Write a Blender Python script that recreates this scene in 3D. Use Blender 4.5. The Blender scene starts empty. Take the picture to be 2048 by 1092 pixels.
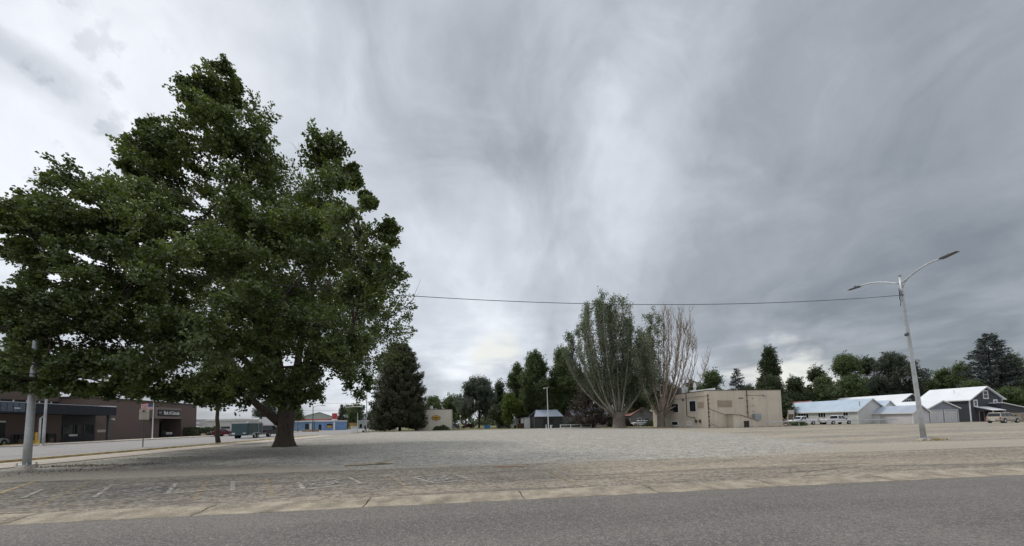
import bpy, math, random
import numpy as np
from mathutils import Vector, Matrix
random.seed(7); rng = np.random.default_rng(11)
sc = bpy.context.scene
col = sc.collection
R = math.radians
# ------------------------------------------------------------------ camera
F_PX, CX, CY, HOR = 760.0, 1024.0, 796.0, 845.0
YAW, ROLL, EYE = R(8.6), R(1.09), 1.6
PITCH = math.atan((HOR - CY) / F_PX)
fwd0 = Vector((math.sin(YAW), math.cos(YAW), 0)); rt0 = Vector((math.cos(YAW), -math.sin(YAW), 0))
CF = fwd0 * math.cos(PITCH) + Vector((0, 0, math.sin(PITCH)))
CU = rt0.cross(CF)
CR = rt0 * math.cos(ROLL) - CU * math.sin(ROLL)
CU2 = CU * math.cos(ROLL) + rt0 * math.sin(ROLL)
cd = bpy.data.cameras.new('camera'); cam = bpy.data.objects.new('camera', cd); col.objects.link(cam)
cd.sensor_width = 36; cd.lens = 36 * F_PX / 2048; cd.shift_y = (CY - 546) / 2048
cd.clip_start = 0.1; cd.clip_end = 6000
m = Matrix((CR, CU2, -CF)).transposed().to_4x4(); m.translation = Vector((0, 0, EYE))
cam.matrix_world = m; sc.camera = cam
def ray(px, py):
    return CR * ((px - CX) / F_PX) + CU2 * ((CY - py) / F_PX) + CF
def W(px, py, D):                       # world point on that sight line at forward distance D
    d = ray(px, py); return Vector((0, 0, EYE)) + d * (D / d.dot(fwd0))
def hor(px): return HOR - math.tan(ROLL) * (px - CX)
def G(px, D):                           # ground point
    p = W(px, hor(px) + EYE * F_PX / D, D); return Vector((p.x, p.y, 0))
# ------------------------------------------------------------------ world
SUN_AZ, SUN_EL = math.atan2(-0.74, 0.67), R(50)      # direction towards the sun: behind and left of the big tree
wd = bpy.data.worlds.new('World'); sc.world = wd; wd.use_nodes = True
nt = wd.node_tree; nt.nodes.clear(); N = nt.nodes.new; LK = nt.links.new
def vm(op, a, b=None):
    n = N('ShaderNodeVectorMath'); n.operation = op
    for i, v in enumerate((a, b)):
        if v is None: continue
        if isinstance(v, (tuple, list, Vector)): n.inputs[i].default_value = tuple(v)
        else: LK(v, n.inputs[i])
    return n.outputs['Value'] if op in ('DOT_PRODUCT', 'LENGTH') else n.outputs['Vector']
def ma(op, a, b=0.0, c=None, clamp=False):
    n = N('ShaderNodeMath'); n.operation = op; n.use_clamp = clamp
    for i, v in enumerate((a, b, c)):
        if v is None: continue
        if isinstance(v, (int, float)): n.inputs[i].default_value = v
        else: LK(v, n.inputs[i])
    return n.outputs[0]
def noise(vec, scale, detail=4, rough=.5, dist=0.0):
    n = N('ShaderNodeTexNoise'); n.inputs['Scale'].default_value = scale; n.inputs['Detail'].default_value = detail
    n.inputs['Roughness'].default_value = rough; n.inputs['Distortion'].default_value = dist
    LK(vec, n.inputs['Vector']); return n
def smooth(v, a, b, lo=0.0, hi=1.0):
    n = N('ShaderNodeMapRange'); n.interpolation_type = 'SMOOTHSTEP'
    LK(v, n.inputs[0])
    for i, x in enumerate((a, b, lo, hi)): n.inputs[1 + i].default_value = x
    return n.outputs[0]
def vmul_s(v, s):
    n = N('ShaderNodeVectorMath'); n.operation = 'SCALE'; LK(v, n.inputs[0])
    if isinstance(s, (int, float)): n.inputs['Scale'].default_value = s
    else: LK(s, n.inputs['Scale'])
    return n.outputs[0]
tc = N('ShaderNodeTexCoord'); D0 = tc.outputs['Generated']
w1 = noise(D0, 2.2, 4, .55); warp = vm('SUBTRACT', w1.outputs['Color'], (.5, .5, .5))
w2 = noise(D0, 7.0, 5, .6); warp2 = vm('SUBTRACT', w2.outputs['Color'], (.5, .5, .5))
dirw = vm('NORMALIZE', vm('ADD', vm('ADD', D0, vmul_s(warp, .34)), vmul_s(warp2, .10)))
def blob(px, py, rad, amt, inner=0.0, src=None):
    d = ray(px, py).normalized()
    dp = vm('DOT_PRODUCT', src or dirw, d)
    return ma('MULTIPLY', smooth(dp, math.cos(R(rad)), math.cos(R(inner)), 0, 1), amt)
zz = N('ShaderNodeSeparateXYZ'); LK(D0, zz.inputs[0]); Z = zz.outputs['Z']
# cloud-deck coordinates: streaks that converge towards the horizon
pl = vmul_s(D0, ma('DIVIDE', 1.0, ma('ADD', ma('MAXIMUM', Z, 0.0), .16)))
mp = N('ShaderNodeMapping'); LK(vm('ADD', pl, vmul_s(warp, .5)), mp.inputs['Vector'])
mp.inputs['Rotation'].default_value = (0, 0, R(22)); mp.inputs['Scale'].default_value = (1.25, .42, 1)
st = noise(mp.outputs[0], 1.5, 6, .52, .35).outputs['Fac']
lumps = noise(vm('ADD', pl, vmul_s(warp2, .5)), .8, 5, .5, .4).outputs['Fac']
hs = N('ShaderNodeMapping'); LK(D0, hs.inputs['Vector']); hs.inputs['Scale'].default_value = (3, 3, 10)
low = noise(hs.outputs[0], 2.2, 6, .55, .3).outputs['Fac']
d3 = noise(vm('ADD', D0, vmul_s(warp, .25)), 3.4, 8, .56, .7).outputs['Fac']
vs_ = N('ShaderNodeMapping'); LK(vm('ADD', D0, vmul_s(warp2, .10)), vs_.inputs['Vector']); vs_.inputs['Scale'].default_value = (6, 6, 1.3); vs_.inputs['Rotation'].default_value = (R(6), R(-14), 0)
wisp = noise(vs_.outputs[0], 1.25, 7, .55, .5).outputs['Fac']
V = ma('ADD', .575, ma('MULTIPLY', ma('SUBTRACT', st, .5), .14))
V = ma('ADD', V, ma('MULTIPLY', ma('SUBTRACT', d3, .5), .48))
V = ma('ADD', V, ma('MULTIPLY', ma('MULTIPLY', ma('SUBTRACT', wisp, .5), .18), smooth(Z, .1, .35)))
V = ma('ADD', V, ma('MULTIPLY', ma('SUBTRACT', lumps, .5), .20))
lowm = smooth(Z, .04, .38, 1, 0)
V = ma('ADD', V, ma('MULTIPLY', ma('MULTIPLY', ma('SUBTRACT', low, .5), .8), lowm))
for a in [(110, 320, 24, .22), (60, 470, 14, .08), (250, 40, 36, .08), (860, 680, 14, .08), (560, 200, 16, .05), (1235, 190, 3.2, .07), (1330, 130, 4, .05), (1290, 250, 9, .07), (1200, 330, 6, .04), (960, 720, 12, .18), (870, 600, 12, .04),
          (1330, 470, 10, .06), (1180, 500, 14, .04), (1250, 110, 14, .03), (1000, 520, 14, .03), (700, 640, 15, .09), (700, 790, 9, .10),
          (1600, 775, 5, .2), (1180, 720, 8, .08), (1560, 220, 12, .03),
          (1880, 420, 30, -.09), (1800, 560, 20, -.04), (1480, 560, 12, -.04), (1400, 40, 14, -.04), (1000, 180, 12, -.05),
          (1430, 330, 8, -.05), (1700, 620, 14, -.03), (870, 670, 6, -.07), (900, 470, 4, -.05), (2000, 760, 9, .05), (60, 215, 4, -.12), (150, 225, 2.5, -.10), (225, 280, 3, -.08), (60, 300, 6, -.05)]:
    V = ma('ADD', V, blob(*a))
sm_ = noise(D0, 16, 4, .6).outputs['Fac']                        # small torn scud low over the left
scud = ma('MULTIPLY', smooth(sm_, .56, .68), blob(110, 260, 16, -.12, 3, D0))
V = ma('ADD', V, scud)
V = ma('MAXIMUM', V, .0)
ramp = N('ShaderNodeValToRGB'); LK(V, ramp.inputs[0]); e = ramp.color_ramp.elements
e[0].position = .0; e[0].color = (.12, .137, .155, 1); e[1].position = 1.0; e[1].color = (.92, .95, 1.0, 1)
for p_, c_ in ((.3, (.215, .243, .272)), (.5, (.352, .378, .418)), (.7, (.55, .585, .64))):
    x = e.new(p_); x.color = (*c_, 1)
def mixc(f, a, b, mode='MIX'):
    n = N('ShaderNodeMix'); n.data_type = 'RGBA'; n.blend_type = mode
    if isinstance(f, (int, float)): n.inputs[0].default_value = f
    else: LK(f, n.inputs[0])
    for i, v in ((6, a), (7, b)):
        if isinstance(v, (tuple, list)): n.inputs[i].default_value = (*v[:3], 1)
        else: LK(v, n.inputs[i])
    return n.outputs[2]
warm = ma('ADD', blob(965, 728, 4.6, .8, .5), ma('ADD', blob(1610, 778, 5, .8, 1), blob(1510, 775, 4, .6)), clamp=True)
warm = ma('MULTIPLY', warm, smooth(low, .36, .62))
c = mixc(warm, ramp.outputs[0], (.80, .80, .73))
zen = smooth(Z, .80, .97)                                         # overcast deck is brightest overhead
c = mixc(zen, c, (1.9, 1.96, 2.05))
back = smooth(vm('DOT_PRODUCT', D0, tuple(fwd0)), -.1, -.6)
c = mixc(ma('MULTIPLY', back, .6), c, (.85, .87, .92))
sky = N('ShaderNodeTexSky'); sky.sky_type = 'NISHITA'; sky.sun_disc = False
sky.sun_elevation = SUN_EL; sky.sun_rotation = SUN_AZ
skc = vmul_s(sky.outputs[0], .10)
c = mixc(.93, skc, c)
bg = N('ShaderNodeBackground'); LK(c, bg.inputs[0]); bg.inputs[1].default_value = 1.0
wo = N('ShaderNodeOutputWorld'); LK(bg.outputs[0], wo.inputs[0])
# ------------------------------------------------------------------ sun, exposure
sl = bpy.data.lights.new('sun', 'SUN'); sl.energy = 1.5; sl.angle = R(9); sl.color = (1, .95, .88)
so = bpy.data.objects.new('sun', sl); col.objects.link(so)
sd = Vector((math.sin(SUN_AZ) * math.cos(SUN_EL), math.cos(SUN_AZ) * math.cos(SUN_EL), math.sin(SUN_EL)))
so.rotation_euler = sd.to_track_quat('Z', 'Y').to_euler()
sc.view_settings.view_transform = 'Standard'; sc.view_settings.look = 'None'
sc.view_settings.exposure = 0.18; sc.view_settings.gamma = 1.0
# ------------------------------------------------------------------ materials
def newmat(name):
    global nt, N, LK
    mt = bpy.data.materials.new(name); mt.use_nodes = True; nt = mt.node_tree; nt.nodes.clear(); N = nt.nodes.new; LK = nt.links.new
    b = N('ShaderNodeBsdfPrincipled'); o = N('ShaderNodeOutputMaterial'); LK(b.outputs[0], o.inputs[0])
    return mt, b, o
def setb(b, **k):
    for n, v in k.items(): b.inputs[n.replace('_', ' ')].default_value = v
def bump(b, h, strength, dist=.02):
    n = N('ShaderNodeBump'); n.inputs['Strength'].default_value = strength; n.inputs['Distance'].default_value = dist
    LK(h, n.inputs['Height']); LK(n.outputs[0], b.inputs['Normal'])
def pm(name, c, rough=.6, var=.12, scale=3.0, bmp=0.0, metal=0.0, stripes=None, spec=.4, fine=30.0):
    mt, b, o = newmat(name)
    t = N('ShaderNodeTexCoord').outputs['Object']
    n1 = noise(t, scale, 5, .6).outputs['Fac']; n2 = noise(t, fine, 3, .6).outputs['Fac']
    f = ma('ADD', ma('MULTIPLY', n1, .65), ma('MULTIPLY', n2, .35))
    lo = tuple(max(0, x * (1 - var * 1.6)) for x in c); hi = tuple(min(1, x * (1 + var * 1.3)) for x in c)
    cc = mixc(smooth(f, .3, .7), lo, hi)
    if stripes:                                   # (axis, spacing m, darkness) siding boards / metal seams
        ax, sp, dk = stripes
        s = N('ShaderNodeSeparateXYZ'); LK(t, s.inputs[0])
        fr = ma('FRACT', ma('DIVIDE', s.outputs['XYZ'.index(ax)], sp))
        g = smooth(fr, .0, .12, 1, 0)
        cc = mixc(ma('MULTIPLY', g, dk), cc, tuple(x * .35 for x in c))
        bump(b, fr, .25, sp * .15)
    elif bmp: bump(b, n2, bmp)
    LK(cc, b.inputs['Base Color']); setb(b, Roughness=rough, Metallic=metal); b.inputs['Specular IOR Level'].default_value = spec
    return mt
def leafmat(name, dark, light, back, trans=.33):
    mt, b, o = newmat(name)
    a = N('ShaderNodeAttribute'); a.attribute_name = 'tint'
    g = N('ShaderNodeNewGeometry')
    cc = mixc(a.outputs['Fac'], dark, light); cc = mixc(ma('MULTIPLY', g.outputs['Backfacing'], .75), cc, back)
    LK(cc, b.inputs['Base Color']); setb(b, Roughness=.55); b.inputs['Specular IOR Level'].default_value = .3
    tr = N('ShaderNodeBsdfTranslucent'); LK(mixc(.5, cc, light), tr.inputs[0])
    mx = N('ShaderNodeMixShader'); mx.inputs[0].default_value = trans; LK(b.outputs[0], mx.inputs[1]); LK(tr.outputs[0], mx.inputs[2])
    LK(mx.outputs[0], o.inputs[0]); return mt
def barkmat(name, c, dk, sc_=1.0, bstr=.9):
    mt, b, o = newmat(name)
    t = N('ShaderNodeTexCoord').outputs['Object']
    mpn = N('ShaderNodeMapping'); LK(t, mpn.inputs[0]); mpn.inputs['Scale'].default_value = (9 * sc_, 9 * sc_, 1.6 * sc_)
    n1 = noise(mpn.outputs[0], 1.3, 6, .65, .8).outputs['Fac']; n2 = noise(t, 2.5, 4, .5).outputs['Fac']
    f = smooth(n1, .38, .62); cc = mixc(f, dk, c); cc = mixc(ma('MULTIPLY', n2, .4), cc, tuple(x * 1.3 for x in c))
    LK(cc, b.inputs['Base Color']); setb(b, Roughness=.9); bump(b, n1, bstr, .06); return mt
GLASS, gb, _ = newmat('window_glass'); setb(gb, Roughness=.08); gb.inputs['Base Color'].default_value = (.015, .02, .025, 1)
M = dict(
  white=pm('white_paint', (.62, .63, .64), .5, .08), trim=pm('trim_white', (.66, .67, .66), .5, .06),
  galv=pm('galvanised_steel', (.44, .46, .47), .45, .16, 2.0, .05, .35), dsteel=pm('dark_steel', (.08, .085, .09), .5, .15),
  concrete=pm('concrete', (.43, .38, .32), .9, .16, 1.2, .3), kerbc=pm('gravelly_concrete', (.275, .238, .18), .95, .32, 2.2, .35, fine=34),
  yellow=pm('worn_yellow_paint', (.56, .44, .20), .8, .3, 1.5), yel=pm('yellow_paint', (.55, .36, .05), .6, .15),
  brick=None, fascia=pm('dark_blue_metal', (.011, .015, .024), .5, .2, stripes=('Y', .45, .6)), slatep=pm('slate_blue_panel', (.085, .105, .14), .5, .15),
  dark=pm('dark_recess', (.02, .021, .024), .6, .2), tanpanel=pm('tan_panel', (.55, .42, .22), .7, .1),
  stucco=pm('beige_stucco', (.53, .475, .39), .95, .08, .35, .35, fine=14), coping=pm('dark_coping', (.06, .05, .045), .7),
  board=pm('beige_boards', (.31, .265, .205), .9, .15, stripes=('X', .3, .5)), grey=pm('grey_metal', (.28, .30, .32), .5, .1),
  creamw=pm('cream_wall', (.58, .55, .47), .85, .06, .5), black=pm('black_paint', (.015, .015, .017), .45), rubber=pm('tyre_rubber', (.02, .02, .02), .85),
  rim=pm('wheel_rim', (.42, .43, .45), .35, .1, metal=.6), siding=pm('light_grey_siding', (.53, .53, .52), .75, .06, .6, stripes=('Z', .2, .35)),
  sidew=pm('white_siding', (.52, .51, .52), .75, .06, .6, stripes=('Z', .22, .3)),
  charc=pm('charcoal_siding', (.046, .052, .064), .75, .12, .6, stripes=('Z', .2, .45)), gsid=pm('grey_siding', (.21, .23, .265), .75, .08, .6, stripes=('Z', .2, .35)),
  wroof=pm('white_metal_roof', (.68, .70, .72), .45, .04, .5, stripes=('Y', .6, .2)), broof=pm('pale_blue_metal_roof', (.38, .46, .54), .4, .08, .5, stripes=('Y', .6, .3)),
  groof=pm('grey_metal_roof', (.33, .37, .44), .4, .1, .5, stripes=('Y', .6, .3)), rroof=pm('red_metal_roof', (.30, .12, .10), .6, .12, .8),
  redp=pm('red_paint', (.40, .05, .05), .5), blue=pm('blue_wall', (.17, .29, .50), .8, .08, .4), purp=pm('purple_wall', (.17, .19, .46), .8, .06),
  teal=pm('teal_trailer_paint', (.035, .075, .085), .45, .12, .8), tealg=pm('grey_teal_trailer_side', (.06, .085, .085), .5, .15, .8),  # side panel is a greyer, slightly lighter teal than the body
  alu=pm('aluminium', (.5, .51, .52), .35, .1, metal=.5), carw=pm('white_car_paint', (.70, .71, .73), .25, .05, .8, spec=.6), card=pm('dark_car_paint', (.03, .03, .04), .25, .1, .8, spec=.6),
  carr=pm('maroon_car_paint', (.10, .015, .03), .25, .1, spec=.6), carb=pm('navy_car_paint', (.02, .03, .10), .25, .1, spec=.6), cart=pm('champagne_car_paint', (.38, .35, .29), .35, .10, .8, spec=.6),
  carlow=pm('tan_cladding', (.22, .20, .17), .6, .1), plast=pm('black_plastic', (.03, .03, .033), .6), tail=pm('tail_light', (.35, .02, .02), .3), head=pm('head_light', (.6, .6, .58), .15),
  brown=pm('brown_wood', (.10, .065, .045), .85, .25), wood=pm('weathered_wood', (.38, .33, .28), .85, .25, 2), blued=pm('blue_dumpster', (.05, .17, .36), .5, .15),
  weed=pm('dead_weed', (.16, .13, .085), .95, .3), rock=pm('tan_rock', (.34, .25, .18), .9, .25, 1.2, .5), hgrey=pm('house_grey', (.16, .155, .16), .85, .1, stripes=('Z', .2, .3)), straw=pm('dry_straw', (.42, .34, .20), .95, .25),
  cloth=pm('black_clothing', (.012, .012, .015), .9), skin=pm('skin', (.45, .28, .2), .6), ochre=pm('ochre_wall', (.42, .30, .10), .8), sage=pm('sage_wall', (.36, .40, .38), .8),
  pink=pm('pale_pink_wall', (.52, .47, .47), .8), brnroof=pm('brown_roof', (.12, .07, .05), .8), wire=pm('cable_sheath', (.035, .035, .04), .6))
# brick
mt, b, o = newmat('brown_brick'); t = N('ShaderNodeTexCoord').outputs['Object']
sp_ = N('ShaderNodeSeparateXYZ'); LK(t, sp_.inputs[0]); cb = N('ShaderNodeCombineXYZ'); LK(ma('ADD', sp_.outputs[0], sp_.outputs[1]), cb.inputs[0]); LK(sp_.outputs[2], cb.inputs[1])
bt = N('ShaderNodeTexBrick'); LK(cb.outputs[0], bt.inputs['Vector']); bt.inputs['Scale'].default_value = 3.6
bt.inputs['Color1'].default_value = (.155, .115, .096, 1); bt.inputs['Color2'].default_value = (.125, .09, .077, 1); bt.inputs['Mortar'].default_value = (.07, .055, .052, 1)
bt.inputs['Mortar Size'].default_value = .03
LK(mixc(ma('MULTIPLY', noise(t, .5, 4).outputs['Fac'], .35), bt.outputs[0], (.15, .11, .10)), b.inputs[0]); setb(b, Roughness=.9); M['brick'] = mt
L_MAPLE = leafmat('maple_leaves', (.026, .047, .012), (.170, .225, .042), (.14, .18, .10), .28)
L_GREEN = leafmat('green_leaves', (.042, .068, .024), (.150, .20, .065), (.12, .16, .08))
L_DARK = leafmat('dark_leaves', (.030, .047, .020), (.100, .130, .055), (.07, .09, .05))
L_GREY = leafmat('greygreen_leaves', (.050, .068, .046), (.145, .175, .125), (.10, .12, .09))
L_POP = leafmat('poplar_leaves', (.070, .098, .050), (.205, .25, .14), (.20, .235, .16))
L_LIME = leafmat('yellowgreen_leaves', (.05, .08, .015), (.13, .18, .03), (.10, .14, .03))
L_SPR = leafmat('spruce_needles', (.024, .032, .017), (.12, .125, .068), (.06, .065, .035), .15)
L_BLUE = leafmat('blue_spruce_needles', (.028, .036, .035), (.10, .118, .108), (.06, .075, .068), .1)
L_BRN = leafmat('brownish_needles', (.032, .025, .019), (.11, .085, .064), (.07, .055, .042), .1)
B_MAPLE = barkmat('maple_bark', (.075, .058, .042), (.018, .014, .011)); B_GREY = barkmat('pale_poplar_bark', (.34, .32, .27), (.15, .13, .11), .6)
B_DEAD = barkmat('dead_branch_bark', (.34, .28, .22), (.17, .135, .105), .6); B_BRN2 = barkmat('poplar_trunk_bark', (.21, .175, .145), (.07, .058, .048), .8); B_BRN = barkmat('brown_bark', (.07, .052, .04), (.025, .02, .016))
mt = M['stucco']; nt = mt.node_tree; N = nt.nodes.new; LK = nt.links.new; b = [n for n in nt.nodes if n.type == 'BSDF_PRINCIPLED'][0]
t = N('ShaderNodeTexCoord').outputs['Object']; mps_ = N('ShaderNodeMapping'); LK(t, mps_.inputs[0]); mps_.inputs['Scale'].default_value = (1.6, 1.6, .16)
src = b.inputs['Base Color'].links[0].from_socket; LK(mixc(ma('MULTIPLY', smooth(noise(mps_.outputs[0], 1.0, 6, .65).outputs['Fac'], .5, .72), .35), src, (.27, .235, .19)), b.inputs['Base Color'])
# ------------------------------------------------------------------ object helpers
def tag(o, label=None, cat=None, group=None, kind=None):
    if label: o['label'] = label
    if cat: o['category'] = cat
    if group: o['group'] = group
    if kind: o['kind'] = kind
    return o
def thing(name, loc, rz=0, label=None, cat=None, group=None):
    o = bpy.data.objects.new(name, None); col.objects.link(o); o.location = loc; o.rotation_euler = (0, 0, rz); o.empty_display_size = .2
    return tag(o, label, cat, group)
class MB:
    def __init__(s): s.v = []; s.f = []; s.mi = []
    def add(s, vs, fs, mi=0):
        n = len(s.v); s.v += [tuple(x) for x in vs]; s.f += [tuple(i + n for i in f) for f in fs]; s.mi += [mi] * len(fs); return s
    def box(s, x0, x1, y0, y1, z0, z1, mi=0):
        return s.add([(x, y, z) for z in (z0, z1) for y in (y0, y1) for x in (x0, x1)],
                     [(0, 2, 3, 1), (4, 5, 7, 6), (0, 1, 5, 4), (2, 6, 7, 3), (0, 4, 6, 2), (1, 3, 7, 5)], mi)
    def prism(s, prof, y0, y1, plane='xz', mi=0, taper=None):
        n = len(prof); P = {'xz': lambda a, b, c: (a, c, b), 'yz': lambda a, b, c: (c, a, b), 'xy': lambda a, b, c: (a, b, c)}[plane]
        vs = [P(a, b, y0) for a, b in prof] + [P(a, b, y1) for a, b in prof]
        return s.add(vs, [tuple(range(n)), tuple(range(2 * n - 1, n - 1, -1))] + [(i, i + n, (i + 1) % n + n, (i + 1) % n) for i in range(n)], mi)
    def tube(s, pts, rad, n=8, cap=True, mi=0):
        pts = [Vector(p) for p in pts]; rad = rad if isinstance(rad, (list, tuple, np.ndarray)) else [rad] * len(pts)
        rings = []; ref = Vector((.13, .21, 1)).normalized()
        for i, p in enumerate(pts):
            d = (pts[min(i + 1, len(pts) - 1)] - pts[max(i - 1, 0)]).normalized()
            r0 = ref if abs(d.dot(ref)) < .95 else Vector((1, 0, 0))
            a = d.cross(r0).normalized(); b_ = d.cross(a)
            rings.append([p + (a * math.cos(2 * math.pi * k / n) + b_ * math.sin(2 * math.pi * k / n)) * rad[i] for k in range(n)])
        vs = [v for r_ in rings for v in r_]; fs = []
        for i in range(len(pts) - 1):
            for k in range(n): fs.append((i * n + k, i * n + (k + 1) % n, (i + 1) * n + (k + 1) % n, (i + 1) * n + k))
        if cap: fs += [tuple(range(n - 1, -1, -1)), tuple((len(pts) - 1) * n + k for k in range(n))]
        return s.add(vs, fs, mi)
    def disc(s, c, axis, r, h, n=20, mi=0):
        c = Vector(c); a = Vector(axis).normalized(); return s.tube([c - a * h / 2, c + a * h / 2], r, n, True, mi)
    def frustum(s, b0, b1, z0, z1, mi=0):           # rectangles (x0,x1,y0,y1) bottom and top
        vs = [(b0[i], b0[2 + j], z0) for j in (0, 1) for i in (0, 1)] + [(b1[i], b1[2 + j], z1) for j in (0, 1) for i in (0, 1)]
        return s.add(vs, [(0, 2, 3, 1), (4, 5, 7, 6), (0, 1, 5, 4), (2, 6, 7, 3), (0, 4, 6, 2), (1, 3, 7, 5)], mi)
    def build(s, name, mats, parent=None, smooth=False, bevel=0):
        me = bpy.data.meshes.new(name); me.from_pydata(s.v, [], s.f); mats = mats if isinstance(mats, (list, tuple)) else [mats]
        for x in mats: me.materials.append(x)
        if len(mats) > 1: me.polygons.foreach_set('material_index', s.mi)
        if smooth: me.polygons.foreach_set('use_smooth', [True] * len(s.f))
        me.update(); o = bpy.data.objects.new(name, me); col.objects.link(o)
        if parent: o.parent = parent
        if bevel:
            bv = o.modifiers.new('bevel', 'BEVEL'); bv.width = bevel; bv.segments = 2; bv.limit_method = 'ANGLE'; bv.angle_limit = R(40)
        return o
def text(name, s, size, mat, parent, loc, rot, bold=.0, sx=1.0):
    cu = bpy.data.curves.new(name, 'FONT'); cu.body = s; cu.size = size; cu.extrude = .012; cu.offset = bold; cu.align_x = 'CENTER'; cu.align_y = 'CENTER'
    t_ = bpy.data.objects.new('tmp', cu); col.objects.link(t_); bpy.context.view_layer.update()
    me = bpy.data.meshes.new_from_object(t_.evaluated_get(bpy.context.evaluated_depsgraph_get())); bpy.data.objects.remove(t_)
    me.materials.clear(); me.materials.append(mat); o = bpy.data.objects.new(name, me); col.objects.link(o); o.parent = parent
    o.location = loc; o.rotation_euler = rot; o.scale = (sx, 1, 1); return o
def copy_tree(o, parent=None):
    c_ = o.copy(); col.objects.link(c_); c_.parent = parent
    for ch in list(o.children): copy_tree(ch, c_)
    return c_
# ------------------------------------------------------------------ ground
def axis(a0, a1, near0, near1, fine):
    mid = np.arange(near0, near1 + .01, fine)
    lo = near0 - np.cumsum(np.geomspace(fine, 120, 26)); lo = lo[lo > a0]; hi = near1 + np.cumsum(np.geomspace(fine, 120, 26)); hi = hi[hi < a1]
    return np.concatenate([[a0], lo[::-1], mid, hi, [a1]])
gx = axis(-1800, 1800, -60, 115, .5); gy = axis(-120, 2600, 6, 108, .5)
GX, GY = np.meshgrid(gx, gy); nx, ny = len(gx), len(gy)
def polydist(poly):                                # signed distance, inside positive
    P = np.array(poly); n = len(P); d = np.full(GX.shape, 1e9); ins = np.zeros(GX.shape, bool)
    for i in range(n):
        a, b2 = P[i], P[(i + 1) % n]; ab = b2 - a; tt = np.clip(((GX - a[0]) * ab[0] + (GY - a[1]) * ab[1]) / (ab @ ab), 0, 1)
        d = np.minimum(d, np.hypot(GX - a[0] - tt * ab[0], GY - a[1] - tt * ab[1]))
        cnd = ((a[1] > GY) != (b2[1] > GY)) & (GX < (b2[0] - a[0]) * (GY - a[1]) / (b2[1] - a[1] + 1e-12) + a[0]); ins ^= cnd
    return np.where(ins, d, -d)
def mask(poly, w): return np.clip(.5 + polydist(poly) / (2 * w), 0, 1)
attrs = {
 'gravel': mask([(-19.3, 18.6), (-8, 18.2), (-4, 15.4), (4, 14.9), (12, 14.6), (19, 17.0), (22, 20), (27, 31), (31, 45), (35, 62), (36, 88), (-18, 90), (-19.3, 60)], 3.2),
 'walk': mask([(-70, 14.6), (110, 14.6), (110, 18.5), (-70, 18.5)], .35),
 'strip': mask([(-60, 7.7), (70, 7.7), (120, 8), (120, 14.4), (-60, 14.6)], .5),
 'grass': mask([(-40, 91), (36, 91), (44, 80), (75, 81), (75, 62), (400, 62), (1700, 2500), (-1700, 2500), (-60, 100)], 1.5),
 'shaded_dirt': mask([(-19, 18), (0, 15.0), (-3, 19), (-8, 24), (-19, 24)], 3.0)}  # last mask: dark brown earth, with the big tree's shade painted into its colour
vz = np.zeros(GX.size)
me = bpy.data.meshes.new('ground'); me.vertices.add(nx * ny); me.vertices.foreach_set('co', np.stack([GX.ravel(), GY.ravel(), vz], 1).ravel())
ii = (np.arange(ny - 1)[:, None] * nx + np.arange(nx - 1)[None]).ravel(); q = np.stack([ii, ii + 1, ii + nx + 1, ii + nx], 1).ravel()
me.loops.add(len(q)); me.loops.foreach_set('vertex_index', q); me.polygons.add(len(ii)); me.polygons.foreach_set('loop_start', np.arange(len(ii)) * 4); me.polygons.foreach_set('loop_total', np.full(len(ii), 4))
me.update(calc_edges=True)
for k, a in attrs.items():
    at = me.attributes.new(k, 'FLOAT', 'POINT'); at.data.foreach_set('value', a.ravel().astype('f'))
mt, b, o = newmat('ground_surface'); t = N('ShaderNodeTexCoord').outputs['Object']
def attr(k):
    n = N('ShaderNodeAttribute'); n.attribute_name = k; return n.outputs['Fac']
def vor(vec, scale):
    n = N('ShaderNodeTexVoronoi'); n.inputs['Scale'].default_value = scale; LK(vec, n.inputs['Vector']); return n
nb = noise(t, .22, 5, .6).outputs['Fac']; nm = noise(t, 1.3, 5, .65).outputs['Fac']; nf = noise(t, 9, 4, .7).outputs['Fac']; nff = noise(t, 34, 2, .7).outputs['Fac']
mps = N('ShaderNodeMapping'); LK(t, mps.inputs[0]); mps.inputs['Scale'].default_value = (.055, .5, 1); mps.inputs['Rotation'].default_value = (0, 0, R(-3))
tr_ = noise(mps.outputs[0], 1.0, 6, .6, .6).outputs['Fac']                    # vehicle-worn streaks along the street
def edge(k, amp=.9):
    e_ = ma('ADD', attr(k), ma('MULTIPLY', ma('SUBTRACT', ma('ADD', ma('MULTIPLY', nm, .5), ma('MULTIPLY', nf, .5)), .5), amp)); return smooth(e_, .38, .62)
tan = mixc(smooth(tr_, .42, .58), (.130, .113, .092), (.30, .245, .165)); tan = mixc(ma('MULTIPLY', smooth(nb, .4, .6), .45), tan, (.245, .21, .16))
stone = vor(t, 13); sc1 = N('ShaderNodeSeparateColor'); LK(stone.outputs['Color'], sc1.inputs[0])
stc = mixc(smooth(sc1.outputs[0], .15, .85), (.10, .093, .083), (.66, .64, .58))
stone2 = vor(t, 3.6); sc2 = N('ShaderNodeSeparateColor'); LK(stone2.outputs['Color'], sc2.inputs[0])
big = mixc(smooth(ma('ADD', ma('MULTIPLY', sc2.outputs[0], .6), ma('MULTIPLY', nf, .5)), .25, .85), (.17, .158, .138), (.58, .555, .49))
gravel = mixc(.45, stc, big); gravel = mixc(.34, gravel, (.12, .112, .095)); gravel = mixc(ma('MULTIPLY', smooth(noise(mps.outputs[0], 1.7, 5, .6, 1.2).outputs['Fac'], .52, .64), .30), gravel, (.20, .18, .145)); gravel = mixc(ma('MULTIPLY', smooth(nm, .3, .7), .35), gravel, (.40, .385, .34))
gravel = mixc(ma('MULTIPLY', smooth(nb, .42, .72), .3), gravel, (.27, .25, .215))
tan = mixc(.22, tan, stc); tan = mixc(.16, tan, big)
cc = tan
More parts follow.
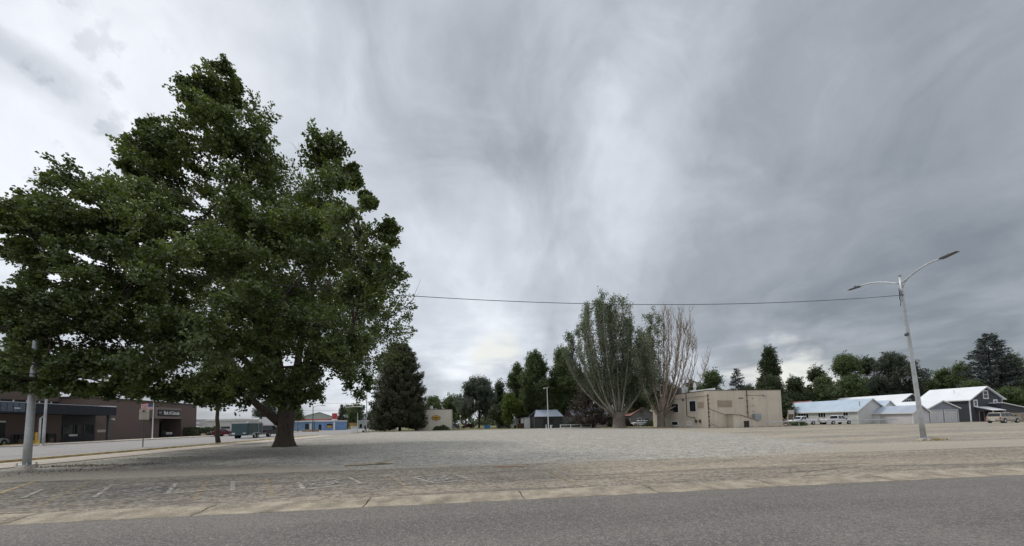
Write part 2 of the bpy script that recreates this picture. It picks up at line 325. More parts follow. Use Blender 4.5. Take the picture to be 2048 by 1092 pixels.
grass = mixc(smooth(nm, .3, .7), (.085, .10, .035), (.20, .175, .09))
cc = mixc(edge('grass', .7), cc, grass)
old = mixc(smooth(nm, .3, .7), (.090, .075, .060), (.155, .127, .096)); old = mixc(ma('MULTIPLY', smooth(tr_, .45, .68), .65), old, (.28, .235, .175)); old = mixc(.22, old, stc)
sxx = N('ShaderNodeSeparateXYZ'); LK(t, sxx.inputs[0]); tanside = smooth(sxx.outputs[0], -6, 9, 0, .62)
old = mixc(ma('MULTIPLY', tanside, smooth(tr_, .40, .56, .35, 1)), old, mixc(.22, (.30, .25, .175), stc)); old = mixc(ma('MULTIPLY', smooth(noise(mps.outputs[0], 2.6, 5, .6, 1.0).outputs['Fac'], .54, .62), .55), old, (.10, .09, .082))
cc = mixc(edge('strip', .5), cc, old)
wk = mixc(smooth(nf, .3, .75), (.27, .245, .205), (.40, .36, .30)); wk = mixc(ma('MULTIPLY', smooth(nb, .4, .6), .4), wk, (.33, .28, .21))
jx = ma('FRACT', ma('DIVIDE', sxx.outputs[0], 1.5)); wk = mixc(ma('MULTIPLY', smooth(jx, 0, .025, 1, 0), .5), wk, (.10, .09, .08))
cc = mixc(ma('MULTIPLY', edge('walk', .35), .85), cc, wk)
cc = mixc(edge('shaded_dirt', .8), cc, mixc(smooth(nf, .35, .65), mixc(.4, (.14, .115, .09), stc), (.21, .18, .14)))  # darkened ground colour paints in the shade under the crown
cc = mixc(edge('gravel', 1.5), cc, gravel)
LK(cc, b.inputs['Base Color']); setb(b, Roughness=.95); b.inputs['Specular IOR Level'].default_value = .2
bump(b, ma('ADD', stone.outputs['Distance'], ma('ADD', ma('MULTIPLY', nf, 1.2), ma('MULTIPLY', stone2.outputs['Distance'], 1.6))), .6, .035)
me.materials.append(mt); go = bpy.data.objects.new('ground', me); col.objects.link(go); tag(go, 'gravel and tan earth lot reaching to the far trees', 'ground', kind='structure')
# asphalt
def asphalt(name, c0, c1, speck, sc_):
    mt, b, o = newmat(name); t = N('ShaderNodeTexCoord').outputs['Object']
    n1 = noise(t, .35, 5, .6).outputs['Fac']; n2 = noise(t, 11 * sc_, 4, .8).outputs['Fac']
    mp_ = N('ShaderNodeMapping'); LK(t, mp_.inputs[0]); mp_.inputs['Scale'].default_value = (.05, .9, 1) if sc_ == 1 else (.8, .06, 1)
    n3 = noise(mp_.outputs[0], 1.0, 5, .6, .4).outputs['Fac']
    vv = vor(t, 55 * sc_); s_ = N('ShaderNodeSeparateColor'); LK(vv.outputs['Color'], s_.inputs[0])
    cc = mixc(smooth(n3, .3, .7), c0, c1); cc = mixc(ma('MULTIPLY', smooth(n1, .45, .7), .5), cc, tuple(x * 1.25 for x in c1))
    cc = mixc(ma('MULTIPLY', smooth(s_.outputs[0], .55, .95), .6), cc, speck)
    cc = mixc(ma('MULTIPLY', smooth(s_.outputs[1], .70, .98), .6), cc, tuple(x * .4 for x in c0)); cc = mixc(ma('MULTIPLY', smooth(n2, .47, .62), .38), cc, tuple(x * .6 for x in c0))
    LK(cc, b.inputs['Base Color']); setb(b, Roughness=.85); bump(b, ma('ADD', vv.outputs['Distance'], n2), .55, .015); return mt
A1 = asphalt('street_asphalt', (.092, .085, .078), (.140, .129, .118), (.32, .285, .255), 1.0)
A2 = asphalt('side_street_asphalt', (.20, .19, .185), (.26, .25, .24), (.36, .34, .32), .99)
def sheet(name, pts, z, mat, label=None, kind='structure', cat=None):
    o = MB().add([(x, y, z) for x, y in pts], [tuple(range(len(pts)))]).build(name, mat); return tag(o, label, cat or name.replace('_', ' '), kind=kind)
sheet('road', [(-300, -60), (500, -60), (500, 7.87), (-300, 7.87)], .004, A1, 'dark grey asphalt street in the foreground')
sheet('side_street', [(-46, 7.88), (-23.15, 7.88), (-23.15, 700), (-46, 700)], .008, A2, 'pale grey side street running past the bank')
sheet('bank_forecourt', [(-54.1, 20), (-46.02, 20), (-46.02, 51), (-54.1, 51)], .006, A2, 'pale paved entrance in front of the bank drive-through')
# rolled gutter with joints
g = MB(); x = -60.0; prev = None; joint = -60.0; e0 = e1 = 0
while x < 260:
    e0 = e0 * .85 + random.uniform(-.012, .012); e1 = e1 * .85 + random.uniform(-.018, .018); hh_ = random.uniform(-.003, .003)
    ring = [(x, 7.85 + e0, .0), (x, 7.86 + e0, .013), (x, 8.15, .018 + hh_), (x, 8.36, .05 + hh_), (x, 8.64 + e1, .056 + hh_), (x, 8.72 + e1, .0)]
    if prev:
        if x - joint > 3.0: joint = x; prev = [(p_[0] + .025, p_[1], p_[2]) for p_ in prev]
        g.add(prev + ring, [(i_, i_ + 1, i_ + 7, i_ + 6) for i_ in range(5)])
    prev = ring; x += .2
tag(g.build('gutter', M['kerbc']), 'worn gravelly concrete gutter along the street', 'gutter', kind='structure')
# yellow kerb and sidewalk on the side street
k = MB().prism([(-23.15, 0), (-23.12, .15), (-22.90, .155), (-22.88, 0)], 17, 69, 'xz')
tag(k.build('yellow_kerb', M['yellow']), 'faded yellow painted kerb along the side street', 'kerb', kind='structure')
k = MB(); y = 17.3
while y < 68: k.box(-22.87, -19.6, y, y + 1.48, 0, .035); y += 1.5
tag(k.build('sidewalk', M['concrete'], bevel=.01), 'concrete sidewalk behind the yellow kerb', 'sidewalk', kind='structure')
k = MB(); y = 51.0
while y < 200: k.box(-50.2, -46.02, y, y + 2.95, 0, .13); y += 3.0
tag(k.build('far_sidewalk', M['concrete']), 'pale sidewalk in front of the bank', 'sidewalk', kind='structure')
k = MB().box(-52, -46.02, 38, 44.5, 0, .13).box(-52, -46.02, 48, 50, 0, .13)
tag(k.build('kerb_island', M['concrete']), 'pale concrete kerb island by the bank lamp post', 'kerb', kind='structure')
k = MB().box(-22, -19, 88.6, 88.75, 0, .12).box(-22, 32, 90.9, 91.1, 0, .08)
tag(k.build('back_kerb', M['concrete']), 'low kerb at the far edge of the gravel', 'kerb', kind='structure')
# broken kerb pieces on the near edge of the gravel
for i, (a_, b_) in enumerate([((690, 932), (785, 927)), ((985, 934), (1050, 933))]):
    d0 = EYE * F_PX / (a_[1] - hor(a_[0])); d1 = EYE * F_PX / (b_[1] - hor(b_[0])); p0 = G(a_[0], d0); p1 = G(b_[0], d1)
    kb = MB().tube([p0 + Vector((0, 0, .03)), (p0 + p1) / 2 + Vector((0, .03, .035)), p1 + Vector((0, 0, .03))], [.07, .085, .06] if i == 0 else [.02, .03, .02], 5)
    tag(kb.build('broken_kerb', M['kerbc'] if i == 0 else M['rock']), ['low broken concrete kerb piece at the edge of the gravel under the big tree', 'short sunken kerb piece at the middle of the gravel edge'][i], 'kerb piece')
# worn paint
def worn(name, c_, lo, hi):
    mt, b, o = newmat(name); t = N('ShaderNodeTexCoord').outputs['Object']; b.inputs[0].default_value = (*c_, 1); setb(b, Roughness=.9)
    n1 = noise(t, 5, 6, .75).outputs['Fac']; n2 = noise(t, 30, 3, .7).outputs['Fac']
    tr = N('ShaderNodeBsdfTransparent'); mx = N('ShaderNodeMixShader'); LK(smooth(ma('ADD', ma('MULTIPLY', n1, .6), ma('MULTIPLY', n2, .4)), lo, hi), mx.inputs[0]); LK(tr.outputs[0], mx.inputs[1]); LK(b.outputs[0], mx.inputs[2]); LK(mx.outputs[0], o.inputs[0]); return mt
PW = worn('worn_white_paint', (.43, .41, .36), .40, .60); PY = worn('worn_yellow_line', (.48, .38, .21), .38, .58); PB = worn('worn_blue_paint', (.115, .13, .18), .47, .70)
PYS = worn('faint_yellow_line', (.38, .30, .18), .43, .63)
def gp(px, py):
    d = EYE * F_PX / (py - hor(px)); return G(px, d)
def stripe(mb, a, b_, w):
    a, b_ = gp(*a), gp(*b_); n = (b_ - a).normalized(); n = Vector((-n.y, n.x, 0)) * w / 2
    mb.add([a - n, b_ - n, b_ + n, a + n], [(0, 1, 2, 3)])
mk = MB(); mk2 = MB(); mk3 = MB(); mk4 = MB()
for s_ in [((0, 985), (76, 960)),]: stripe(mk, *s_, .12)
for s_ in [((78, 1010), (185, 961)), ((385, 1000), (415, 962)), ((545, 990), (532, 955)), ((820, 978), (780, 950)), ((1160, 970), (1085, 938))]: stripe(mk4, *s_, .11)
for s_ in [((20, 1003), (150, 985)), ((45, 995), (85, 978)), ((190, 993), (226, 968)), ((335, 987), (352, 966)), ((335, 987), (440, 977)), ((150, 985), (205, 980)), ((465, 980), (466, 962)),
           ((608, 978), (596, 964)), ((608, 978), (722, 966)), ((596, 964), (697, 954)), ((697, 954), (722, 966)), ((824, 954), (868, 965)), ((824, 954), (905, 947)), ((868, 965), (950, 958)), ((905, 947), (935, 957))]: stripe(mk2, *s_, .10)
def quadp(mb, pts): mb.add([gp(*p) for p in pts], [tuple(range(len(pts)))])
quadp(mk3, [(160, 1000), (200, 975), (330, 968), (350, 985)]); quadp(mk3, [(305, 985), (330, 968), (352, 966), (340, 986)])
quadp(mk3, [(606, 975), (600, 965), (696, 956), (715, 965)]); quadp(mk3, [(835, 955), (862, 963), (935, 957), (905, 949)])
for b_, z_, mt_, nm_, lb in [(mk3, .006, PB, 'blue_marking', 'faded blue disabled-bay patches on the old parking strip'), (mk, .010, PY, 'yellow_marking', 'worn yellow line of the leftmost parking bay'),
                        (mk4, .014, PYS, 'parking_marking', 'faint yellow lines between the old parking bays'), (mk2, .018, PW, 'white_marking', 'worn white outlines of the disabled parking bays')]:
    o = b_.build(nm_, mt_); o.location.z = z_; tag(o, lb, 'road marking', kind='structure')
# wheelchair symbols in the bays
def wheelchair(px, py, s_, rz):
    mb = MB(); c0 = Vector((0, 0, 0))
    ring = [(math.cos(a) * .30 + .02, math.sin(a) * .30 - .12) for a in np.linspace(R(150), R(400), 14)]
    def ln(a, b_, w):
        a = Vector((*a, 0)); b_ = Vector((*b_, 0)); n = (b_ - a).normalized(); n = Vector((-n.y, n.x, 0)) * w / 2; mb.add([a - n, b_ - n, b_ + n, a + n], [(0, 1, 2, 3)])
    for a, b_ in zip(ring, ring[1:]): ln(a, b_, .07)
    ln((-.02, .38), (0, .0), .09); ln((0, .0), (.26, .0), .09); ln((.26, .0), (.34, -.34), .09); ln((0, .2), (.22, .2), .07); mb.add([(math.cos(a) * .09 - .03, .5 + math.sin(a) * .09, 0) for a in np.linspace(0, 5.6, 9)], [tuple(range(9))])
    o = mb.build('wheelchair_marking', PW); p = gp(px, py); o.location = (p.x, p.y, .022); o.rotation_euler = (0, 0, rz); o.scale = (s_, s_, 1)
    return o
for px, py, lb in [(655, 965, 'worn white wheelchair symbol painted in the middle blue bay'), (880, 956, 'worn white wheelchair symbol painted in the right-hand blue bay'), (290, 977, 'worn white wheelchair symbol painted in the left-hand blue bay')]:
    tag(wheelchair(px, py, 1.0, R(-20)), lb, 'road marking', kind='structure')
# cracks in the old asphalt and tar lines
ck = MB()
for (a, b_) in [((500, 1020), (570, 1000)), ((560, 990), (640, 973)), ((600, 1012), (760, 985)), ((480, 1016), (620, 998)), ((1110, 922), (1250, 912)), ((1000, 935), (1050, 940)), ((1050, 940), (1075, 928)), ((1560, 945), (1690, 935)), ((160, 1024), (210, 1028)),
                ((1120, 945), (1155, 958)), ((1350, 925), (1440, 918)), ((60, 1030), (330, 1014)), ((1380, 948), (1470, 953))]:
    a, b_ = gp(*a), gp(*b_); n = 9; prev = None
    for i in range(n):
        p = a.lerp(b_, i / (n - 1)) + Vector((random.uniform(-.06, .06), random.uniform(-.06, .06), 0)); w = random.uniform(.006, .02)
        cur = (p + Vector((0, w, 0)), p - Vector((0, w, 0)))
        if prev: ck.add([prev[0], prev[1], cur[1], cur[0]], [(0, 1, 2, 3)])
        prev = cur
o = ck.build('asphalt_cracks', M['dark']); o.location.z = .013; tag(o, 'thin dark cracks across the old parking strip', 'crack', kind='structure')
# loose stones on the near part of the lot
def instance_mesh(name, base_v, base_f, T, S, Rz, mat, tint=None):
    n = len(T); bv = np.array(base_v); c_, s_ = np.cos(Rz), np.sin(Rz)
    P = bv[None] * S[:, None, :]; x = P[..., 0] * c_[:, None] - P[..., 1] * s_[:, None]; y_ = P[..., 0] * s_[:, None] + P[..., 1] * c_[:, None]
    P = np.stack([x, y_, P[..., 2]], -1) + T[:, None, :]; f = np.array(base_f); k_ = f.shape[1]
    idx = (f[None] + (np.arange(n) * len(bv))[:, None, None]).reshape(-1, k_)
    return rawmesh(name, P.reshape(-1, 3), idx, mat, None if tint is None else np.repeat(tint, len(bv)))
def rawmesh(name, P, idx, mat, tint=None):
    me = bpy.data.meshes.new(name); me.vertices.add(len(P)); me.vertices.foreach_set('co', P.astype('f').ravel())
    k_ = idx.shape[1]; me.loops.add(idx.size); me.loops.foreach_set('vertex_index', idx.ravel().astype('i')); me.polygons.add(len(idx))
    me.polygons.foreach_set('loop_start', (np.arange(len(idx)) * k_).astype('i')); me.polygons.foreach_set('loop_total', np.full(len(idx), k_, 'i')); me.update(calc_edges=True)
    if tint is not None: at = me.attributes.new('tint', 'FLOAT', 'POINT'); at.data.foreach_set('value', tint.astype('f'))
    me.materials.append(mat); o = bpy.data.objects.new(name, me); col.objects.link(o); return o
mt, b, o = newmat('loose_stone'); a_ = N('ShaderNodeAttribute'); a_.attribute_name = 'tint'; LK(mixc(a_.outputs['Fac'], (.13, .12, .105), (.55, .53, .48)), b.inputs[0]); setb(b, Roughness=.9); M_ST = mt
octv = [(1, 0, 0), (0, 1, 0), (-1, 0, 0), (0, -1, 0), (0, 0, .8), (0, 0, -.5)]; octf = [(0, 1, 4), (1, 2, 4), (2, 3, 4), (3, 0, 4)]
n = 14000; sx_ = rng.uniform(-19, 24, n); ty = 14.8 + rng.power(1.0, n) ** 1.6 * 26; keep = (ty > 18.4) | (sx_ > -4); keep &= ty > 14.8 + np.maximum(0, sx_ - 17) * 1.6; sx_, ty = sx_[keep], ty[keep]; n = len(sx_)
s3 = rng.uniform(.012, .036, n); o = instance_mesh('loose_gravel', octv, octf, np.stack([sx_, ty, np.full(n, .003)], 1), np.stack([s3, s3 * rng.uniform(.6, 1, n), s3 * .7], 1), rng.uniform(0, 6.3, n), M_ST, rng.uniform(0, 1, n) ** 1.2)
tag(o, 'loose grey and pale stones scattered over the gravel lot', 'gravel', kind='stuff')
n = 4200; sx_ = rng.uniform(-20, 30, n); ty = np.where(rng.random(n) < .55, rng.normal(8.5, .22, n), rng.uniform(8.8, 14.5, n)); s3 = rng.uniform(.006, .018, n)
o = instance_mesh('gutter_grit', octv, octf, np.stack([sx_, ty, np.where(ty < 8.72, .05, .008)], 1), np.stack([s3, s3, s3 * .7], 1), rng.uniform(0, 6.3, n), M_ST, rng.uniform(.1, .9, n)); tag(o, 'fine grit lying along the gutter and parking strip', 'grit', kind='stuff')
# ------------------------------------------------------------------ foliage
def leaves(name, C, size, mat, parent, tint, asp=.75, updir=None, up=.45):
    n = len(C); nr = rng.normal(size=(n, 3)) * .62 + np.array([0, 0, up]); 
    if updir is not None: nr = nr + updir * .25
    nr /= np.linalg.norm(nr, axis=1)[:, None]; a = rng.normal(size=(n, 3)) * .8
    if updir is not None: a = a + updir
    a -= nr * np.sum(a * nr, 1)[:, None]; a /= np.linalg.norm(a, axis=1)[:, None] + 1e-9; b_ = np.cross(nr, a)
    s_ = (size * rng.uniform(.65, 1.25, n))[:, None] if np.isscalar(size) else (size * rng.uniform(.65, 1.25, n))[:, None]; w = s_ * asp * .5; cup = nr * s_ * .14
    P = np.stack([C, C + a * s_ * .45 + b_ * w + cup, C + a * s_ - cup * .6, C + a * s_ * .45 - b_ * w + cup], 1)
    idx = np.arange(n * 4).reshape(n, 4); o = rawmesh(name, P.reshape(-1, 3), idx, mat, np.repeat(tint, 4)); o.parent = parent; return o
def unit(n):
    v = rng.normal(size=(n, 3)); return v / np.linalg.norm(v, axis=1)[:, None]
def sprigs(c, r, nsp, nleaf, length, spread, wind=(0, 0, .2), shell=.45, droop=0.0):
    """sprig centres in an ellipsoid; returns leaf points, growth directions, tints"""
    u = unit(nsp); rad = rng.uniform(0, 1, nsp) ** shell * .9; P0 = np.array(c) + u * rad[:, None] * np.array(r)
    d = u * np.array([1, 1, .7]) * .7 + np.array(wind) + rng.normal(size=(nsp, 3)) * .35; d /= np.linalg.norm(d, axis=1)[:, None]
    L_ = length * rng.uniform(.5, 1.3, nsp); tt = rng.uniform(0, 1, (nsp, nleaf)); w = spread * (.35 + .65 * np.sin(np.pi * np.clip(tt * .85 + .1, 0, 1)))
    Q = P0[:, None] + d[:, None] * (L_[:, None] * tt)[..., None] + rng.normal(size=(nsp, nleaf, 3)) * w[..., None] * .5; Q[..., 2] -= droop * (tt ** 2) * L_[:, None]
    tint = np.clip(rng.normal(.38, .22, nsp)[:, None] + rng.normal(0, .20, (nsp, nleaf)), 0, 1)
    return Q.reshape(-1, 3), np.repeat(d, nleaf, 0), tint.ravel()
def limb(mb, p0, p1, r0, r1, sag=0.15, n=7, side=8, wob=.12):
    p0, p1 = Vector(p0), Vector(p1); L_ = (p1 - p0).length; ctrl = (p0 + p1) / 2 + Vector((0, 0, L_ * sag)) + Vector([random.uniform(-1, 1) * L_ * .06 for _ in range(3)])
    pts = []; rs = []
    for i in range(n):
        t_ = i / (n - 1); p = p0 * (1 - t_) ** 2 + ctrl * 2 * t_ * (1 - t_) + p1 * t_ * t_
        if 0 < i < n - 1: p += Vector([random.uniform(-1, 1) * wob * r0 for _ in range(3)])
        pts.append(p); rs.append(r0 + (r1 - r0) * t_ ** .8)
    mb.tube(pts, rs, side); return pts
# --- the big maple
TB = G(568, 30.9)
mp_root = thing('maple_tree', TB, 0, 'huge dark green leafy tree with a thick trunk at the left of the gravel', 'tree')
loc = lambda p: Vector(p) - TB
blobs = [(468, 235, 55, 92, 30.5, 3.0), (450, 165, 22, 35, 30, 1.4), (405, 200, 26, 34, 29.5, 2), (430, 290, 85, 70, 30, 4), (503, 305, 36, 70, 31, 2.5), (315, 300, 46, 42, 28, 2.5), (300, 262, 22, 20, 28, 1.5), (345, 355, 75, 48, 28, 3.5),
  (270, 335, 18, 20, 27.5, 1.2), (185, 400, 55, 34, 25, 2.5), (150, 372, 18, 14, 24.5, 1.2), (240, 430, 95, 55, 25, 4), (100, 430, 50, 32, 22.5, 2), (30, 425, 42, 22, 20.5, 1.6), (150, 470, 80, 42, 23, 3), (430, 420, 120, 80, 29, 5.5), (540, 455, 70, 50, 31, 4.5),
  (662, 318, 42, 42, 31.5, 2.5), (655, 385, 48, 62, 31.5, 3.5), (708, 345, 13, 18, 31.5, 1), (735, 395, 14, 25, 31.5, 1.2), (715, 450, 62, 52, 31.5, 3.5), (780, 455, 16, 28, 31.5, 1.3), (760, 525, 40, 52, 31, 3), (726, 592, 46, 36, 31, 3), (625, 520, 105, 95, 31, 6), (622, 465, 56, 50, 31, 4),
  (430, 560, 140, 105, 27.5, 5.5), (270, 560, 105, 62, 24.5, 4), (130, 540, 70, 38, 22, 2.8), (55, 505, 45, 16, 20.5, 1.3), (215, 640, 110, 52, 23, 3.5), (90, 620, 66, 30, 20.5, 2), (35, 585, 30, 20, 19.5, 1.2), (60, 665, 60, 24, 19.5, 1.6), (15, 640, 18, 15, 19, .8),
  (90, 490, 55, 14, 15.8, 1.0), (60, 470, 40, 10, 15.6, .8), (45, 600, 60, 20, 15.6, 1.1), (120, 610, 60, 22, 15.6, 1.1), (30, 660, 45, 16, 15.4, .9), (110, 660, 55, 24, 15.6, 1.1), (90, 720, 90, 26, 15.6, 1.2), (60, 758, 70, 16, 15.5, .9), (150, 640, 40, 20, 15.8, 1.0),
  (240, 772, 70, 14, 23, 2), (315, 782, 62, 14, 25, 1.8), (120, 778, 60, 10, 20, 1.2), (385, 794, 36, 14, 26, 1.6),
  (130, 705, 95, 34, 20.5, 2.3), (40, 720, 45, 24, 19, 1.5), (160, 752, 105, 26, 21.5, 2.3), (280, 700, 100, 56, 23.5, 3.4), (325, 752, 80, 24, 25, 2.4), (420, 690, 115, 85, 26, 4.5), (445, 768, 66, 36, 27.5, 3), (540, 660, 110, 100, 28.5, 5), (540, 765, 72, 46, 28.5, 3),
  (660, 650, 80, 62, 30, 4.2), (700, 690, 40, 28, 30, 2), (650, 725, 52, 26, 29.5, 2.4), (610, 770, 42, 22, 29.5, 1.8), (385, 655, 70, 50, 24.5, 2.5),
  (40, 768, 45, 10, 20, 1.0), (575, 800, 30, 16, 28.5, 1.5)]
Q, Dd, Tt, Sz = [], [], [], []
tips = []
BL = []
for (px, py, rx, ry, D, rd) in blobs:
    if D > 17:
        if py < 380: D -= 2.5
        elif py <= 740: D = {True: 17.3, False: D - 8.5}[px > 690]; D = max(D, 17.6) if px <= 690 else D; rd *= .75
        else: D -= 4
        if px < 230 and D > 18.5: D = 18.2
    BL.append((px, py, rx, ry, D, rd))
BL += [(12, 418, 42, 20, 13.9, .8), (235, 490, 90, 40, 19, 3), (200, 570, 80, 38, 18.5, 3), (250, 625, 70, 34, 19, 3), (290, 400, 60, 36, 22, 3), (120, 450, 70, 30, 18.2, 2), (330, 470, 70, 50, 20, 3), (470, 500, 110, 70, 29, 4), (330, 620, 90, 60, 28, 4), (560, 620, 90, 80, 29, 4)]
for (px, py, rx, ry, D, rd) in BL:
    c_ = loc(W(px, py, D)); s_ = D / F_PX; kx = .95 if px < 330 and py > 380 else .80; r_ = (rx * s_ * kx, rd, ry * s_ * kx); vol = r_[0] * r_[1] * r_[2]; near = D < 17
    wind = np.array((-.55, -.05, .10) if px < 600 else (-.08, 0, .40)); nsub = int(7 + 3.0 * vol ** .58); rm = min(r_[0], r_[2]); cs = min(.019 * D, .42 * rm) * random.uniform(.8, 1.25); sl_ = min(.050 * D, .75 * rm)
    us = unit(nsub); sub = np.array(c_) + us * (rng.uniform(0, 1, nsub) ** .30)[:, None] * np.array(r_) - wind / np.linalg.norm(wind) * .55 * sl_ - np.array([0, 0, .25 * sl_])
    for k_ in range(nsub):                                 # leafy plumes: a flattened clump drawn out downwind
        g_ = cs * rng.uniform(.75, 1.35); a, d_, t_ = sprigs(sub[k_], (g_ * 1.35, g_ * 1.2, g_ * .50), 12, 32, sl_, .0095 * D, tuple(wind * 1.7 + us[k_] * .9), .5, .14)
        Q.append(a); Dd.append(d_); Tt.append(np.clip(t_ + rng.normal(0, .28), 0, 1)); Sz.append(np.full(len(a), .0076 * D))
    tips.append((c_, vol, r_))
# far side of the crown, out of sight from the street
for c_, r_ in [((0, 6, 16), (8, 5, 8)), ((-7, 4, 12), (7, 5, 6)), ((5, 5, 12), (5, 5, 6)), ((-2, 5, 22), (5, 4, 5))]:
    a, d_, t_ = sprigs(c_, r_, 420, 30, 1.1, .4, (-.2, .1, .2), .42); Q.append(a); Dd.append(d_); Tt.append(t_); Sz.append(np.full(len(a), .22)); tips.append((Vector(c_), 100, r_))
Q = np.concatenate(Q); Dd = np.concatenate(Dd); Tt = np.concatenate(Tt); Sz = np.concatenate(Sz)
leaves('crown', Q, Sz, L_MAPLE, mp_root, Tt, .85, Dd * .7)
print('maple leaves', len(Q))
tk = MB()
tp = []; n_ = 26
prof = [(-.1, .90), (.12, .80), (.45, .70), (1.0, .62), (1.8, .60), (2.4, .64), (3.1, .58), (4.2, .48)]
vs = []; 
for zi, (z_, r_) in enumerate(prof):
    for k_ in range(n_):
        a = 2 * math.pi * k_ / n_; fl = 1 + (.16 * max(0, 1 - z_ / .8)) * math.sin(5 * a + 1) + .045 * math.sin(9 * a + z_) + .03 * math.sin(17 * a)
        vs.append((math.cos(a) * r_ * fl + .05 * z_, math.sin(a) * r_ * fl, z_))
tk.add(vs, [(i * n_ + k_, i * n_ + (k_ + 1) % n_, (i + 1) * n_ + (k_ + 1) % n_, (i + 1) * n_ + k_) for i in range(len(prof) - 1) for k_ in range(n_)] + [tuple(len(prof) * n_ - n_ + k_ for k_ in range(n_))])
tk.build('trunk', B_MAPLE, mp_root, smooth=True)
mains = [loc(W(490, 792, 29)), loc(W(535, 600, 30.5)), loc(W(610, 640, 31.5)), loc(W(660, 560, 32)), loc(W(420, 650, 28.5)), Vector((1.0, 5, 9)), Vector((-3, 4, 9))]
st_ = [Vector((-.35, -.1, 2.0)), Vector((0, 0, 3.6)), Vector((.3, .1, 3.6)), Vector((.45, -.05, 3.0)), Vector((-.1, -.1, 3.2)), Vector((.1, .35, 3.3)), Vector((-.2, .3, 3.2))]
bm_ = MB(); nodes = []
for a, b_, r_ in zip(st_, mains, (.40, .42, .38, .33, .34, .3, .3)):
    pts = limb(bm_, a, b_, r_, r_ * .5, .04, 8, 10); nodes += pts[3:]
for c_, vol, r_ in sorted(tips, key=lambda q_: (Vector(q_[0]) - Vector((0, 0, 5))).length):                                  # a bough from the nearest limb to every leaf mass, with a few twigs
    c_ = Vector(c_)
    cand = sorted(nodes, key=lambda q_: (q_ - c_).length + (3 if q_.z > c_.z else 0))[0]
    dl = (cand - c_).length; pts = limb(bm_, cand, c_, min(.16, .035 + dl * .016), .025, .03, 6, 6, .3)
    nodes += pts[2:]
    for _ in range(3 + int(min(vol, 80) / 12)):
        e_ = c_ + Vector([random.uniform(-.8, .8) * r_[i] for i in range(3)]); limb(bm_, pts[random.randint(2, 4)], e_, .05, .012, .03, 5, 4, .4)
bm_.build('limbs', B_MAPLE, mp_root, smooth=True)
# bare twigs that stick out of the crown
def twig(p0, p1, r_, kids, D):
    tw = MB()
    a, b_ = loc(W(*p0, D)), loc(W(*p1, D)); pts = limb(tw, a, b_, r_, r_ * .25, -.03, 7, 5, .5)
    for i in range(kids):
        q_ = pts[random.randint(2, 6)]; d_ = (b_ - a).normalized(); e_ = q_ + (d_ + Vector([random.uniform(-.7, .7) for _ in range(3)])) * random.uniform(.5, 1.3); limb(tw, q_, e_, r_ * .35, .006, 0, 4, 4, .5)
    tw.build('bare_branch', B_MAPLE, mp_root)
twig((735, 662), (827, 598), .055, 12, 30.5); twig((760, 650), (785, 678), .02, 4, 30.5); twig((735, 690), (740, 745), .03, 4, 30.5); twig((720, 700), (757, 720), .03, 4, 30.5)
for a, b_ in [((610, 385), (572, 308)), ((612, 380), (598, 300)), ((600, 390), (560, 330)), ((390, 300), (340, 228)), ((395, 290), (365, 225)), ((400, 300), (385, 235))]: twig(a, b_, .022, 6, 31)
hs_ = []
for (px, py, rx, ry) in [(722, 755, 10, 16), (700, 770, 16, 12), (716, 790, 12, 10), (732, 765, 7, 16), (738, 760, 6, 12), (690, 750, 10, 8), (752, 655, 8, 6), (704, 752, 8, 8)]:
    hs_.append(sprigs(loc(W(px, py, 30)), (rx * .036, .4, ry * .036), 14, 20, .5, .25, (0, 0, -.3)))
leaves('hanging_leaves', np.concatenate([h[0] for h in hs_]), .2, L_MAPLE, mp_root, np.concatenate([h[2] for h in hs_]), .85)
# --- generic trees
def round_tree(px, D, top, wpx, mat, label, group='broad-leaved trees behind the lot', base=None, nb=13, dens=1.0, bark=B_BRN, lsize=None, cb=.22, name='broadleaf_tree', upright=.25, lean=0, leafn=22, trunk_r=None, shape='round'):
    p = G(px, D); H = max(2.5, W(px, top, D).z); Rw = wpx * D / F_PX / 2; ls = lsize or max(.16, D * .0030)
    root = thing(name, p, random.uniform(0, 6), label, 'tree', group); rz = root.rotation_euler.z
    Qs = []; tkm = MB(); r0 = trunk_r or max(.12, H * .016); rzc = math.cos(-rz), math.sin(-rz)
    limb(tkm, (0, 0, -.1), (lean, 0, H * .55), r0 * 1.25, r0 * .6, 0, 7, 8, .2)
    for i in range(nb):
        if shape == 'column': u = i / nb; z_ = H * (cb + (1 - cb) * (u * .92)); rr = Rw * (.95 - .55 * u) * random.uniform(0, .62); br = (Rw * random.uniform(.30, .5) * (1.1 - .6 * u), 0, H * random.uniform(.10, .17))
        else:
            u = random.random() ** .8; z_ = H * (cb + .1 + (1 - cb - .22) * u); env = math.sin(math.pi * min(1, .22 + .72 * u)) ; rr = Rw * env * random.uniform(.2, .78); br = (Rw * random.uniform(.26, .42), 0, H * random.uniform(.09, .15))
        a = 2.4 * i + random.uniform(-.5, .5)
        c_ = (math.cos(a) * rr + lean * u, math.sin(a) * rr, min(z_, H - br[2] * .9)); 
        if i == nb - 1: c_ = (lean, 0, H - br[2])
        limb(tkm, (lean * .3, 0, H * random.uniform(cb * .8, .5)), c_, r0 * .4, r0 * .08, .04, 6, 5, .3)
        nsp = int(46 * dens * (br[0] * br[0] * br[2] / (ls ** 3 * 60)) ** .55) + 14
        Qs.append(sprigs(c_, (br[0], br[0], br[2]), min(nsp, 130), leafn, ls * 4.2, ls * 1.7, (0, 0, upright), .5))
    tkm.build('trunk', bark, root, smooth=True)
    leaves('crown', np.concatenate([q_[0] for q_ in Qs]), ls, mat, root, np.concatenate([q_[2] for q_ in Qs]), .8); return root
